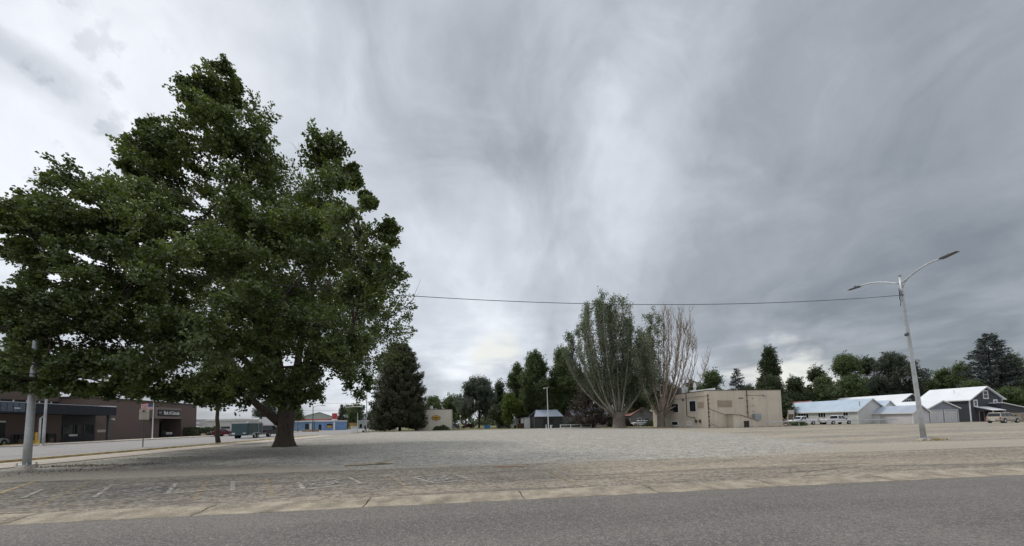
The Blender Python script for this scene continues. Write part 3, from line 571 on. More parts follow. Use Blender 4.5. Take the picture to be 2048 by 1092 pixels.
def spruce(px, D, top, wpx, mat, label, group='conifers', cb=.07, levels=None, sparse=1.0, power=.85, droop=.25, ls=.42, bark=B_BRN, rise=.0, ovoid=False):
    p = G(px, D); H = W(px, top, D).z; Rw = wpx * D / F_PX / 2; root = thing('spruce_tree', p, 0, label, 'tree', group)
    tkm = MB(); r0 = H * .017; limb(tkm, (0, 0, -.1), (0, 0, H * .98), r0, .04, 0, 8, 8, .1)
    Qs, Ds, Ts = [], [], []; nl = levels or int(H * 2.0)
    for i in range(nl):
        u = (i + random.uniform(-.3, .3)) / nl; z_ = H * (cb + (1 - cb) * max(0, u)); R_ = Rw * (max(.03, (1 - u)) ** power if not ovoid else max(.02, 1 - max(0, u) ** 2.0) ** .48) * (1 - .25 * max(0, .12 - u) / .12)
        nbh = max(5, int((9 + 5 * (1 - u)) * sparse))
        for k_ in range(nbh):
            a = random.uniform(0, 6.28); L_ = R_ * random.uniform(.72, 1.08); nn = int(max(10, L_ * 20 * sparse + 8)); tt = rng.uniform(.12, 1, nn) ** .8; dirv = np.array([math.cos(a), math.sin(a), 0])
            P = dirv[None] * (L_ * tt)[:, None]; P[:, 2] = z_ + rise * L_ * tt - droop * L_ * np.sin(tt * 2.2) + droop * .75 * L_ * tt ** 3
            sp = (.10 + .16 * L_ * (1 - tt) ** .7 * .5)[:, None]; P += rng.normal(size=P.shape) * sp * np.array([1, 1, .55]); P[:, 2] -= rng.uniform(0, .25, nn)
            Qs.append(P); d_ = np.tile(dirv * .9 + np.array([0, 0, -.15 + rise]), (nn, 1)); Ds.append(d_); Ts.append(np.clip(rng.normal(.4, .14) + rng.normal(0, .12, nn) , 0, 1))
            if k_ % 2 == 0 and L_ > .8: limb(tkm, (0, 0, z_), (dirv[0] * L_ * .9, dirv[1] * L_ * .9, z_ + (rise - droop * .4) * L_), .05, .015, 0, 4, 4, .2)
    tkm.build('trunk', bark, root, smooth=True); leaves('crown', np.concatenate(Qs), ls, mat, root, np.concatenate(Ts), .34, np.concatenate(Ds) * 1.3); return root
# --- the two tall fan-shaped poplars
def fan_poplar(px, D, x0, x1, top, label, stems, leafy, trunk_r, mat, bark, seed, skew=None):
    random.seed(seed); p = G(px, D); root = thing('poplar_tree', p, 0, label, 'tree', 'tall fan-shaped poplars'); s_ = D / F_PX; H = W(px, top, D).z
    tkm = MB(); n_ = 22; prof = [(-.1, 1.2), (.3, 1.05), (1.2, .95), (2.4, .92), (3.4, .85)]; lob = stems // 2
    vs = [(math.cos(2 * math.pi * k_ / n_) * trunk_r * r_ * (1 + .13 * math.sin(lob * 2 * math.pi * k_ / n_)), math.sin(2 * math.pi * k_ / n_) * trunk_r * r_ * (1 + .13 * math.sin(lob * 2 * math.pi * k_ / n_)), z_) for z_, r_ in prof for k_ in range(n_)]
    tkm.add(vs, [(i * n_ + k_, i * n_ + (k_ + 1) % n_, (i + 1) * n_ + (k_ + 1) % n_, (i + 1) * n_ + k_) for i in range(len(prof) - 1) for k_ in range(n_)] + [tuple(len(prof) * n_ - n_ + k_ for k_ in range(n_))])
    tkm.build('trunk', B_BRN2, root, smooth=True); br = MB(); Q_, D_, T_ = [], [], []
    for i in range(stems):
        u = (i + .5) / stems; tx = (x0 + (x1 - x0) * u - px) * s_; ty_ = (0 if i == stems // 2 else random.uniform(-1, 1)) * (x1 - x0) * s_ * .22; e_ = abs(u - .5) * 2
        hh = H * (1 - .42 * e_ ** 2.2) * random.uniform(.90, 1.0)
        if i == stems // 2: hh = H
        if skew: hh *= skew(u)
        zs = 2.6 + random.uniform(-.6, 1.0); pts = []; rs = []; nseg = 12
        for k_ in range(nseg):
            t_ = k_ / (nseg - 1); out = 1 - (1 - t_) ** 1.9                     # quick outward sweep, then upright
            x_ = tx * (.12 + .88 * out) * (1.0 if t_ < .85 else 1 - (t_ - .85) * .3); y_ = ty_ * (.12 + .88 * out)
            pts.append(Vector((x_ + random.uniform(-.12, .12), y_ + random.uniform(-.12, .12), zs + (hh - zs) * t_ ** (1.0 + .18 * e_)))); rs.append((.07 + .085 * trunk_r) * (1 - t_) ** .9 + .018)
        br.tube(pts, rs, 7)
        dead = random.random() > leafy(u); sb = []
        for k_ in range(32):
            j = random.randint(1, nseg - 2); q0 = pts[j].lerp(pts[j + 1], random.random()); L_ = random.uniform(1.6, 4.6) * (1.15 - j / nseg * .6)
            ang = random.uniform(0, 6.28); sp = random.uniform(.15, .50) * L_; q1 = q0 + Vector((math.cos(ang) * sp + (.12 * L_ * (1 if tx > 0 else -1)) * e_, math.sin(ang) * sp, L_ * .9))
            if q1.z > H: q1.z = H - random.random()
            mid = q0.lerp(q1, .45) + Vector((math.cos(ang), math.sin(ang), 0)) * sp * .25; br.tube([q0, mid, q1], [.045, .028, .010], 4); sb.append((q0, mid, q1))
            for _ in range(3):
                m_ = mid.lerp(q1, random.uniform(-.4, .7)); e2 = m_ + Vector((random.uniform(-.4, .4), random.uniform(-.4, .4), random.uniform(.6, 1.3))); br.tube([m_, e2], [.022, .006], 3); sb.append((m_, (m_ + e2) / 2, e2))
        if not dead:
            for q0, m_, q1 in sb + [(pts[j], pts[j].lerp(pts[j + 1], .5), pts[j + 1]) for j in range(3, nseg - 1)]:
                if random.random() > .86: continue
                nn = 14; tt = rng.uniform(.1, 1.05, nn)[:, None]; a0, a1 = np.array(q0), np.array(q1); P = a0 + (a1 - a0) * tt + rng.normal(size=(nn, 3)) * np.array([.27, .27, .22])
                Q_.append(P); D_.append(np.tile((a1 - a0) / (np.linalg.norm(a1 - a0) + 1e-6), (nn, 1))); T_.append(np.clip(rng.normal(.42, .16) + rng.normal(0, .15, nn), 0, 1))
    br.build('branches', bark, root, smooth=True)
    if Q_: leaves('crown', np.concatenate(Q_), .29, mat, root, np.concatenate(T_), .75, np.concatenate(D_) * .6, .1)
    return root
fan_poplar(1238, 82, 1138, 1312, 594, 'tall grey-green poplar with fan of pale upright limbs, left of the beige building', 42, lambda u: 1.0, 1.35, L_POP, B_GREY, 5)
fan_poplar(1323, 76, 1278, 1418, 614, 'half-dead bare-branched poplar standing against the beige building', 26, lambda u: .9 if u < .33 else 0.0, .70, L_POP, B_DEAD, 9, lambda u: 1.0 if u < .75 else 1.08)
random.seed(21)
# --- centre background
spruce(800, 95, 684, 108, L_SPR, 'largest dark spruce, left of the cream wall with the oval sign', cb=.09, ovoid=True, sparse=1.35, levels=54, rise=.12, ls=.5)
spruce(770, 93, 762, 66, L_SPR, 'shorter spruce on the left flank of the largest dark spruce', cb=.10, power=.7)
spruce(832, 97, 762, 50, L_SPR, 'shorter spruce between the largest spruce and the cream wall', cb=.10, power=.7)
spruce(752, 103, 800, 34, L_SPR, 'small spruce at the far left edge of the spruce clump', cb=.12, power=.7)
round_tree(778, 112, 722, 34, L_LIME, 'narrow yellow-green tree peeking out behind the left of the dark spruces', shape='column')
round_tree(866, 150, 797, 56, L_GREEN, 'low green tree behind the cream wall, next to the spruces'); round_tree(905, 160, 793, 46, L_GREEN, 'low green tree behind the right end of the cream wall')
round_tree(932, 150, 800, 40, L_GREEN, 'pale green tree between the cream wall and the grey willow')
round_tree(958, 125, 756, 96, L_GREY, 'broad grey-green willow with feathery crown, above the blue dumpster', cb=.12, nb=18, dens=1.2, name='willow_tree')
round_tree(1000, 135, 763, 44, L_DARK, 'narrow dark tree just right of the grey willow', shape='column', cb=.2)
round_tree(1036, 112, 727, 42, L_GREEN, 'slim poplar with a pointed top, leftmost of three above the white camper', nb=16, cb=.06, upright=.7)
round_tree(1074, 106, 701, 74, L_GREEN, 'tall poplar in the middle of three above the dark shed', nb=24, cb=.06, upright=.7)
round_tree(1130, 106, 694, 80, L_GREEN, 'tall poplar rightmost of three, above the white rail fence', nb=24, cb=.06, upright=.7)
round_tree(1020, 104, 792, 42, L_LIME, 'rounded yellow-green tree beside the white camper', cb=.1); round_tree(1052, 112, 780, 60, L_DARK, 'dark rounded tree over the white shed end', cb=.1)
round_tree(1000, 112, 812, 48, L_DARK, 'low dark tree left of the yellow-green tree', cb=.05); round_tree(1100, 120, 760, 80, L_DARK, 'dark dense tree filling behind the dark shed', cb=.1)
round_tree(1155, 118, 748, 70, L_DARK, 'dark tree behind the grey porch house', cb=.1); round_tree(1210, 125, 765, 70, L_DARK, 'dark tree behind the fan-shaped poplar trunk', cb=.1)
round_tree(1268, 112, 775, 64, L_DARK, 'dark green tree behind the red-roofed house', cb=.2)
round_tree(1275, 125, 752, 60, L_GREEN, 'green tree between the two fan-shaped poplars', cb=.12)
spruce(1186, 90, 742, 118, L_BRN, 'brownish thin conifer with drooping boughs in front of the porch house', cb=.18, sparse=.75, droop=.35, power=.6, levels=30)
# behind and right of the beige building
round_tree(1385, 105, 762, 46, L_DARK, 'dark tree just behind the left roof corner of the beige building', cb=.1); round_tree(1425, 115, 742, 66, L_GREEN, 'green tree above the rooftop vent of the beige building', cb=.1)
spruce(1479, 112, 735, 56, L_BLUE, 'sparse conifer behind the middle of the beige building', cb=.1, sparse=.7, power=.55, droop=.1, rise=.12)
round_tree(1545, 112, 692, 66, L_DARK, 'tall dark poplar with lobed top at the right end of the beige building', shape='column', nb=26, cb=.10, dens=1.2, upright=.9)
round_tree(1548, 104, 752, 66, L_DARK, 'dark bushy tree at the foot of the tall dark poplar', cb=.05); round_tree(1592, 118, 757, 52, L_DARK, 'small round dark tree right of the tall dark poplar', cb=.2)
round_tree(1570, 92, 800, 50, L_DARK, 'low dark shrubby tree behind the wooden ramps', cb=.03)
round_tree(1655, 112, 752, 52, L_GREEN, 'green tree behind the left end of the pale blue roof', cb=.05); round_tree(1700, 118, 711, 92, L_GREEN, 'large green tree behind the middle of the pale blue roof', cb=.1, nb=18)
round_tree(1790, 116, 704, 100, L_GREY, 'large silvery tree with a pale trunk behind the white-roofed house', cb=.12, nb=18, bark=B_GREY); round_tree(1742, 124, 715, 70, L_DARK, 'dark tree between the large green and the silvery tree', cb=.08)
round_tree(1834, 112, 722, 44, L_GREY, 'wispy grey tree just right of the lamp post', cb=.3, nb=9, dens=.6, bark=B_GREY)
round_tree(1860, 118, 760, 60, L_GREEN, 'low green tree left of the black house roof', cb=.05); round_tree(1895, 118, 741, 52, L_GREEN, 'green tree behind the peak of the black house roof', cb=.05)
round_tree(1928, 114, 727, 50, L_GREEN, 'taller green tree between the black house and the blue spruce', cb=.05); round_tree(1950, 100, 765, 60, L_GREEN, 'bushy green tree at the foot of the blue spruce', cb=.02)
spruce(1992, 102, 664, 128, L_BLUE, 'large blue-grey spruce behind the black house', cb=.08, power=.62, droop=.02, rise=.16, levels=34, sparse=1.0, ls=.5)
round_tree(2030, 108, 712, 70, L_GREEN, 'green tree at the right edge beyond the blue spruce', cb=.02); round_tree(2020, 88, 778, 70, L_GREEN, 'leafy green tree right of the black house, above the lean-to', cb=.02); round_tree(2075, 95, 750, 80, L_DARK, 'dark tree cut by the right edge of the picture', cb=.02)
round_tree(1640, 130, 735, 40, L_DARK, 'distant dark tree left of the large green tree', cb=.1)
for i, (px, D, top, w_) in enumerate([(1610, 150, 780, 60), (1500, 140, 775, 60), (1340, 150, 770, 60), (1180, 150, 745, 70)]):
    round_tree(px, D, top, w_, L_DARK, ['far dark tree in the gap above the red roof', 'far dark tree between conifer and tall dark poplar', 'far dark tree seen through the half-dead poplar', 'far dark tree seen behind the brownish conifer'][i], cb=.05)
# left background
round_tree(437, 40.5, 700, 84, L_MAPLE, 'small street tree with a bare lower trunk left of the teal trailer', group=None, cb=.42, nb=16, trunk_r=.2, lsize=.2, bark=B_MAPLE, dens=1.0)
round_tree(168, 72, 780, 70, L_GREEN, 'green tree rising behind the bank drive-through canopy', group=None, cb=.1)
spruce(683, 165, 807, 30, L_SPR, 'small dark spruce by the red round sign', cb=.1); round_tree(712, 190, 812, 34, L_GREEN, 'pale distant tree at the end of the side street'); round_tree(697, 210, 815, 30, L_DARK, 'far dark tree right of the small street spruce')
round_tree(535, 125, 806, 50, L_GREY, 'willowy grey tree behind the teal trailer', cb=.1); round_tree(592, 150, 820, 22, L_GREEN, 'thin tree just right of the big trunk, behind the blue shop')
round_tree(745, 190, 828, 22, L_DARK, 'far tree partly hidden by the left spruce')
round_tree(20, 75, 700, 110, L_DARK, 'dark tree behind the bank at the left edge', group=None, cb=.1)
# shrubs
def shrub(px, D, top, wpx, mat, label, boxy=False, depth=None, group='shrubs and hedges'):
    p = G(px, D); H = W(px, top, D).z; Rw = wpx * D / F_PX / 2; root = thing('shrub' if not boxy else 'hedge', p, 0, label, 'shrub' if not boxy else 'hedge', group); ls = max(.10, D * .0022)
    n = int(900 + 500 * Rw); u = unit(n); rr = rng.uniform(.55, 1, n)[:, None]; d = depth or Rw * .8
    if boxy: P = np.clip(u * 1.5, -1, 1) * rr ** .3 * np.array([Rw, d, H / 2]) + np.array([0, 0, H / 2])
    else: P = u * rr * np.array([Rw, d, H]); P[:, 2] = np.abs(P[:, 2]) * (1 + .12 * np.sin(P[:, 0] * 3))
    leaves('foliage', P, ls * 1.5, mat, root, np.clip(rng.normal(.4, .22, n), 0, 1), .8); MBs = MB()
    for _ in range(6): MBs.tube([(random.uniform(-.1, .1) * Rw, 0, -.05), (random.uniform(-.6, .6) * Rw, random.uniform(-.4, .4) * d, H * .7)], [.04, .01], 4)
    MBs.build('stems', B_BRN, root); return root
shrub(384, 76, 855, 24, L_DARK, 'clipped dark hedge at the right corner of the bank', True, .8); shrub(418, 80, 856, 28, L_DARK, 'clipped dark hedge right of the rock pile', True, .8)
shrub(883, 97, 851, 34, L_DARK, 'low spreading dark juniper in front of the cream wall'); shrub(1180, 98, 842, 22, L_DARK, 'dark shrub left of the porch steps'); shrub(1228, 98, 840, 28, L_DARK, 'dark shrub right of the porch steps')
shrub(1148, 99, 842, 30, L_DARK, 'dark shrub under the left windows of the porch house'); shrub(1300, 98, 842, 22, L_DARK, 'dark shrub beside the white parked car')
shrub(1252, 100, 836, 22, L_BRN, 'reddish-brown shrub left of the red-roofed house'); shrub(1598, 71, 842, 30, L_GREEN, 'weedy green shrub under the rail near the ramps')
# ------------------------------------------------------------------ lamps and wires
def lamp_post(p, label, lean=(0, 0), H=10.55, near=2.1, far=2.45, group='tall twin-arm lamp posts'):
    root = thing('street_lamp', p, 0, label, 'street lamp', group)
    b_ = MB().tube([(0, 0, .0), (0, 0, .05), (0, 0, .12)], [.34, .33, .26], 12); b_.build('base', M['concrete'], root)
    b_ = MB(); b_.box(-.24, .24, -.24, .24, .11, .15)
    for sx2 in (-1, 1):
        for sy in (-1, 1): b_.disc((sx2 * .19, sy * .19, .19), (0, 0, 1), .03, .1, 6)
    b_.build('base_plate', M['galv'], root, bevel=.01)
    zs = np.linspace(.14, H, 9); tx, ty_ = lean
    pole = [(tx * z_ / H, ty_ * z_ / H, z_) for z_ in zs]; MB().tube(pole, [.14 - .07 * z_ / H for z_ in zs], 16).build('pole', M['galv'], root, smooth=True)
    at = lambda z_: Vector((tx * z_ / H, ty_ * z_ / H, z_))
    MB().disc(at(H) + Vector((0, 0, .05)), (0, 0, 1), .10, .14, 12).build('pole_cap', M['galv'], root)
    for sgn, L_ in ((-1, near), (1, far)):
        a0 = at(H - .55); pts = [a0 + Vector((0, sgn * L_ * t_, .75 * math.sin(t_ * math.pi * .55))) for t_ in np.linspace(0, 1, 9)]
        b2 = at(H - 1.05); br_ = [b2 + (pts[4] - b2) * t_ + Vector((0, -sgn * .22 * math.sin(t_ * math.pi), .1 * math.sin(t_ * math.pi))) for t_ in np.linspace(0, 1, 7)]
        arm = MB().tube(pts, [.045] * 9, 8)
        if sgn < 0: arm.tube(br_, .028, 6)
        arm.build('arm', M['galv'], root, smooth=True)
        e_ = pts[-1]; hd = MB(); pr = [(0, .03), (.10, .06), (.55, .045), (.80, .02), (.80, -.015), (.15, -.05), (0, -.03)]
        y0 = e_.y - sgn * .03; vs = []
        hd.prism([(y0 + sgn * u_, e_.z + w_ + .12 * u_ * (1 if sgn < 0 else -.2)) for u_, w_ in pr], e_.x - .14, e_.x + .14, 'yz'); h_ = hd.build('lamp_head', M['dsteel'], root, bevel=.015)
        MB().disc((e_.x, y0 + sgn * .35, e_.z + .10), (0, 0, 1), .05, .09, 8).build('photocell', M['dsteel'], h_)
    for z_ in (3.6, 5.2, 6.4, 7.4): MB().disc(at(z_), (0, 0, 1), 0.14 - .07 * z_ / H + .010, .03, 14).build('pole_band', M['galv'], root)
    return root
RP = G(1848, 23.9); LP = G(53, 17.0); L2 = G(86, 43.0)
rl = lamp_post(RP, 'leaning silver lamp post with two curved arms at the right of the lot', (-.62, .1))
mb = MB().disc((-.62 * .63 - .22, 0, 6.7), (0, 1, 0), .11, .12, 10).tube([(-.62 * .63, 0, 6.7), (-.62 * .63 - .2, 0, 6.7)], .02, 5); mb.build('side_fitting', M['dsteel'], rl)
mb = MB(); random.seed(3)
for _ in range(4):
    p0 = Vector((-.62 * .88 - .05, 0, 9.3)); pts = [p0 + Vector((-.25 * math.sin(t_ * 3.14) - random.uniform(0, .12), random.uniform(-.05, .05), random.uniform(-.9, .55) * math.sin(t_ * 2.6))) for t_ in np.linspace(0, 1, 6)]; mb.tube(pts, .012, 4)
mb.build('loose_wires', M['wire'], rl)
lamp_post(LP, 'nearest silver lamp post standing on the left sidewalk in front of the bank', (.12, 0)); lamp_post(L2, 'farther silver lamp post across the side street by the bank drive-through', (0.1, 0))
# overhead cable, pole to pole
def cable(name, p0, p1, sag, r_, label, group=None):
    p0, p1 = Vector(p0), Vector(p1); pts = [p0.lerp(p1, t_) - Vector((0, 0, sag * 4 * t_ * (1 - t_))) for t_ in np.linspace(0, 1, 40)]
    return tag(MB().tube(pts, r_, 5).build(name, M['wire'], smooth=True), label, 'cable', group)
tl = LP + Vector((.1, 0, 9.55))
cable('overhead_cable', RP + Vector((-.55, 0, 9.25)), tl, 1.28, .017, 'long dark cable sagging from the right lamp post to the left one')
cable('overhead_cable', tl, tl + Vector((-35, .5, 0)), .8, .017, 'short end of dark cable leaving the left lamp post out of the picture')
# straw tuft at the base of the right lamp
def tuft(p, n, rad, h, mat, name, label, cat='grass', blade=.02):
    a = rng.uniform(0, 6.28, n); r_ = rad * rng.uniform(0, 1, n) ** .6; P = np.stack([p.x + np.cos(a) * r_, p.y + np.sin(a) * r_ * .35, np.zeros(n)], 1)
    tipd = rng.normal(size=(n, 3)) * h * .9; tipd[:, 2] = np.abs(rng.normal(size=n)) * h; sd_ = np.stack([-np.sin(a * 3), np.cos(a * 3), np.zeros(n)], 1) * blade
    V_ = np.stack([P - sd_, P + sd_, P + tipd], 1).reshape(-1, 3); o = rawmesh(name, V_, np.arange(n * 3).reshape(n, 3), mat); return tag(o, label, cat, kind='stuff')
tuft(RP + Vector((.5, -.1, 0)), 900, 1.0, .10, M['straw'], 'dry_grass', 'heap of dry straw-coloured grass at the foot of the right lamp post')
tuft(LP + Vector((1.8, .2, 0)), 500, 1.6, .04, M['weed'], 'dead_weeds', 'brown dead weeds beside the left lamp post base')
tuft(TB, 500, 1.7, .03, M['weed'], 'leaf_litter', 'brown leaf litter around the foot of the big tree', 'leaf litter')
tuft(G(1238, 80.5), 900, 4.0, .16, M['straw'], 'dry_grass', 'dry grass around the trunk of the tall fan-shaped poplar', 'grass'); tuft(G(1323, 74.5), 500, 2.2, .14, M['straw'], 'dry_grass', 'dry grass around the trunk of the half-dead poplar', 'grass')
tuft(Vector((50.5, 59.5, 0)), 900, 8, .15, M['weed'], 'dead_weeds', 'thin weeds along the foot of the beige building', 'weeds')
a_ = []
for (px, py, nn) in [(160, 940, 200), (250, 930, 300), (330, 915, 200), (500, 905, 200), (640, 880, 160), (700, 868, 120), (420, 902, 160), (20, 950, 60), (900, 866, 80)]:
    p = gp(px, py); tuft(p, nn, 1.8, .035, M['weed'] if py > 910 else M['straw'], 'dead_weeds', {160: 'brown weeds along the sidewalk edge nearest the left lamp', 250: 'brown weed patch left of the big tree on the gravel edge', 330: 'weeds between sidewalk and gravel left of the big tree', 500: 'sparse straw just left of the big trunk', 640: 'straw at the kerb right of the big trunk', 700: 'straw near the white utility box', 420: 'straw by the small street tree', 20: 'weeds at the left picture edge on the sidewalk', 900: 'sparse straw on the far gravel edge'}[px], 'weeds')
# continuous far belt of trees that closes the view
P_ = []; n = 26000; px_ = rng.uniform(560, 2300, n); keep = (px_ > 770) | (px_ < 690); px_ = px_[keep]; n = len(px_); Dn = rng.uniform(210, 250, n)
X_ = (px_ - 1024) / F_PX * Dn; wx, wy = X_ * math.cos(YAW) + Dn * math.sin(YAW), -X_ * math.sin(YAW) + Dn * math.cos(YAW)
hh = 7 + 3.5 * np.sin(px_ * .05) + 2.2 * np.sin(px_ * .13 + 1) + 1.5 * np.sin(px_ * .31); hh = np.where(px_ < 700, 4.5, hh)
P_ = np.stack([wx, wy, hh * rng.uniform(0, 1, n) ** .7 + rng.normal(0, .3, n)], 1)
o = leaves('distant_trees', P_, 1.5, L_DARK, None, np.clip(rng.normal(.5, .25, n), 0, 1), .8); tag(o, 'unbroken belt of distant dark trees closing the horizon', 'trees', kind='stuff')
# ------------------------------------------------------------------ building helpers
def window(parent, face, a0, a1, z0, z1, off, fm, bars=0, hbar=False, fw=.09, glass=None, name='window'):
    """face 'f': plane y=off facing -y; 'l': x=off facing -x; 'r': x=off facing +x"""
    f = MB(); sg = 1 if face == 'r' else -1; d0, d1 = off + sg * .004, off + sg * .055
    def bx(mb, u0, u1, w0, w1, e0, e1):
        e0, e1 = min(e0, e1), max(e0, e1)
        if face == 'f': mb.box(u0, u1, e0, e1, w0, w1)
        else: mb.box(e0, e1, u0, u1, w0, w1)
    bx(f, a0, a1, z1 - fw, z1, d0, d1); bx(f, a0 - .03, a1 + .03, z0, z0 + fw, d0, d1 + sg * .02); bx(f, a0, a0 + fw, z0 + fw, z1 - fw, d0, d1); bx(f, a1 - fw, a1, z0 + fw, z1 - fw, d0, d1)
    for i in range(bars): c_ = a0 + (a1 - a0) * (i + 1) / (bars + 1); bx(f, c_ - .03, c_ + .03, z0 + fw, z1 - fw, d0, off + sg * .045)
    if hbar: c_ = (z0 + z1) / 2; bx(f, a0 + fw, a1 - fw, c_ - .03, c_ + .03, d0, off + sg * .04)
    o = f.build(name + '_frame' if name != 'window' else 'window', fm, parent); g_ = MB(); bx(g_, a0 + fw * .6, a1 - fw * .6, z0 + fw * .6, z1 - fw * .6, off + sg * .002, off + sg * .02); g_.build('pane', glass or GLASS, o); return o
def slab(pts4, th):                                 # roof slab from 4 top points
    a = [Vector(p) for p in pts4]; n = (a[1] - a[0]).cross(a[3] - a[0]).normalized(); n = n if n.z > 0 else -n; lo = [p - n * th for p in a]
    return a + lo, [(0, 1, 2, 3), (7, 6, 5, 4), (0, 4, 5, 1), (1, 5, 6, 2), (2, 6, 7, 3), (3, 7, 4, 0)]
def gable_house(name, label, px, D, width, length, eave, ridge, wall, roof, cat='house', ridge_at=.5, oh=.35, group=None, trim=True, eave2=None):
    p = G(px, D); root = thing(name, p, 0, label, cat, group); xr = width * ridge_at; e2 = eave if eave2 is None else eave2
    w_ = MB().prism([(0, 0), (width, 0), (width, e2), (xr, ridge), (0, eave)], 0, length, 'xz'); w_.build('wall', wall, root)
    r_ = MB(); th = .10; sl1 = (ridge - eave) / xr; sl2 = (ridge - e2) / (width - xr) if width > xr + .01 else 0
    y0, y1 = -oh, length + oh; up = th + .01
    r_.add(*slab([(-oh, y0, eave - sl1 * oh + up), (xr, y0, ridge + up), (xr, y1, ridge + up), (-oh, y1, eave - sl1 * oh + up)], th))
    if width > xr + .01: r_.add(*slab([(xr + .002, y0, ridge + up), (width + oh, y0, e2 - sl2 * oh + up), (width + oh, y1, e2 - sl2 * oh + up), (xr + .002, y1, ridge + up)], th))
    r_.build('roof', roof, root)
    if trim:
        t_ = MB(); yy = y0 - .03
        def rake(xa, za, xb, zb): t_.prism([(xa, za + up + .02), (xb, zb + up + .02), (xb, zb + up - .2), (xa, za + up - .2)], yy, y0 - .003, 'xz')
        rake(-oh, eave - sl1 * oh, xr, ridge)
        if width > xr + .01: rake(xr + .003, ridge, width + oh, e2 - sl2 * oh)
        t_.box(-oh - .03, -oh - .003, y0, y1, eave - sl1 * oh - .1, eave - sl1 * oh + up)
        for x_ in (0, width): t_.box(x_ - .006, x_ + .11, -.03, -.003, 0, eave - .1 if x_ == 0 else e2 - .1) if x_ == 0 else t_.box(x_ - .11, x_ + .006, -.03, -.003, 0, e2 - .1)
        t_.box(-.03, -.003, -.0, .11, 0, eave - .1); t_.build('trim', M['trim'], root)
    return root
# ------------------------------------------------------------------ beige building
p = G(1417, 66); BW, BL, BH = 14.6, 18.5, 6.5
bb = thing('commercial_building', p, 0, 'flat-roofed beige stucco building behind the half-dead poplar', 'building')
MB().box(0, BW, 0, BL, 0, BH).build('wall', M['stucco'], bb)
c_ = MB().box(-.06, BW + .06, -.06, .14, BH + .002, BH + .10).box(-.06, .14, .141, BL, BH + .002, BH + .10).box(BW - .14, BW + .06, .141, BL, BH + .002, BH + .10); c_.build('coping', M['coping'], bb)
window(bb, 'l', 8.6, 11.3, 2.9, 4.75, 0, M['trim'], 0); window(bb, 'l', 3.1, 5.1, 2.9, 5.0, 0, M['trim'], 0)
window(bb, 'l', 8.9, 11.3, .3, 1.3, 0, M['trim'], 0, fw=.2); window(bb, 'l', 4.8, 6.2, .35, 1.25, 0, M['trim'], 0, fw=.22, glass=M['creamw'])
b_ = MB().box(-.05, -.003, 1.0, 2.6, 3.55, 4.6); b_.build('boarded_window', M['board'], bb); b_ = MB().box(1.95, 4.75, -.06, -.003, 3.6, 4.75); b_.build('boarded_window', M['board'], bb)
b_ = MB().tube([(-.08, 5.9, BH + .05), (-.08, 5.9, 2.2), (-.08, 4.6, 1.9), (-.1, 3.6, 1.9), (-.1, 3.4, 1.3)], .06, 8); b_.build('downpipe', M['brown'], bb)
MB().disc((-.14, 3.2, 1.2), (1, 0, 0), .28, .22, 10).build('gas_meter', M['brown'], bb); MB().box(-.2, -.003, 1.9, 2.3, .9, 1.5).build('meter_box', M['brown'], bb)
cp = MB().tube([(.12, -.12, 0), (.12, -.12, 5.6)], .055, 8)
for z_ in np.arange(.4, 5.8, .75): cp.box(.0, .3, -.2, -.003, z_, z_ + .14)
cp.tube([(.3, -.05, 5.55), (-.05, -.08, 5.6), (-.05, 9.5, 5.55)], .025, 5); cp.build('corner_conduit', M['brown'], bb)
cp = MB().tube([(7.7, -.1, 1.7), (7.7, -.1, BH + .25)], .055, 8)
for z_ in (2.6, 3.6, 4.6, 5.6): cp.box(7.55, 7.85, -.16, -.003, z_, z_ + .1)
cp.tube([(7.7, -.06, 5.6), (11, -.06, 5.6)], .025, 5); cp.build('conduit', M['brown'], bb)
MB().disc((11.2, -.18, 5.6), (1, 0, 0), .12, .5, 10).box(11.1, 11.3, -.1, -.003, 5.4, 5.75).build('wall_light', M['galv'], bb); MB().disc((-.18, 6.8, 5.3), (1, 0, 0), .16, .3, 10).build('wall_light', M['dsteel'], bb)
MB().box(6.1, 7.0, -.05, -.003, 5.05, 5.2).build('vent_slot', M['brown'], bb)
for z_ in (5.0, 3.7, 2.7): MB().box(8.7, 9.0, -.06, -.003, z_, z_ + .08).build('wall_bracket', M['brown'], bb)
# cellar entrance with sloping roof
cl = MB().prism([(3.6, 0), (8.2, 0), (8.2, 1.05), (5.0, 2.1), (3.6, 2.25)], -1.6, -.004, 'xz'); cl.build('cellar_entrance', M['stucco'], bb)
MB().add(*slab([(3.45, -1.75, 2.36), (5.0, -1.75, 2.22), (5.0, -.006, 2.22), (3.45, -.006, 2.36)], .09)).add(*slab([(5.003, -1.75, 2.22), (8.45, -1.75, 1.09), (8.45, -.006, 1.09), (5.003, -.006, 2.22)], .09)).build('cellar_roof', M['board'], bb)
MB().box(5.55, 6.5, -1.66, -1.603, 0, 1.05).box(5.5, 6.55, -1.72, -1.665, 1.02, 1.12).build('cellar_door', M['black'], bb)
MB().tube([(.3, -.08, 3.3), (3.5, -.08, 2.2)], .03, 5).tube([(.3, -.25, .8), (1.8, -.25, .1)], .03, 5).build('handrail', M['brown'], bb)
eb = MB().box(8.55, 9.75, -.75, -.15, 1.25, 2.35); eb.build('electrical_cabinet', M['grey'], bb, bevel=.02); MB().box(8.65, 9.65, -.62, -.25, 0, 1.25).box(9.95, 10.05, -.1, -.003, .2, 1.2).build('cabinet_stand', M['stucco'], bb)
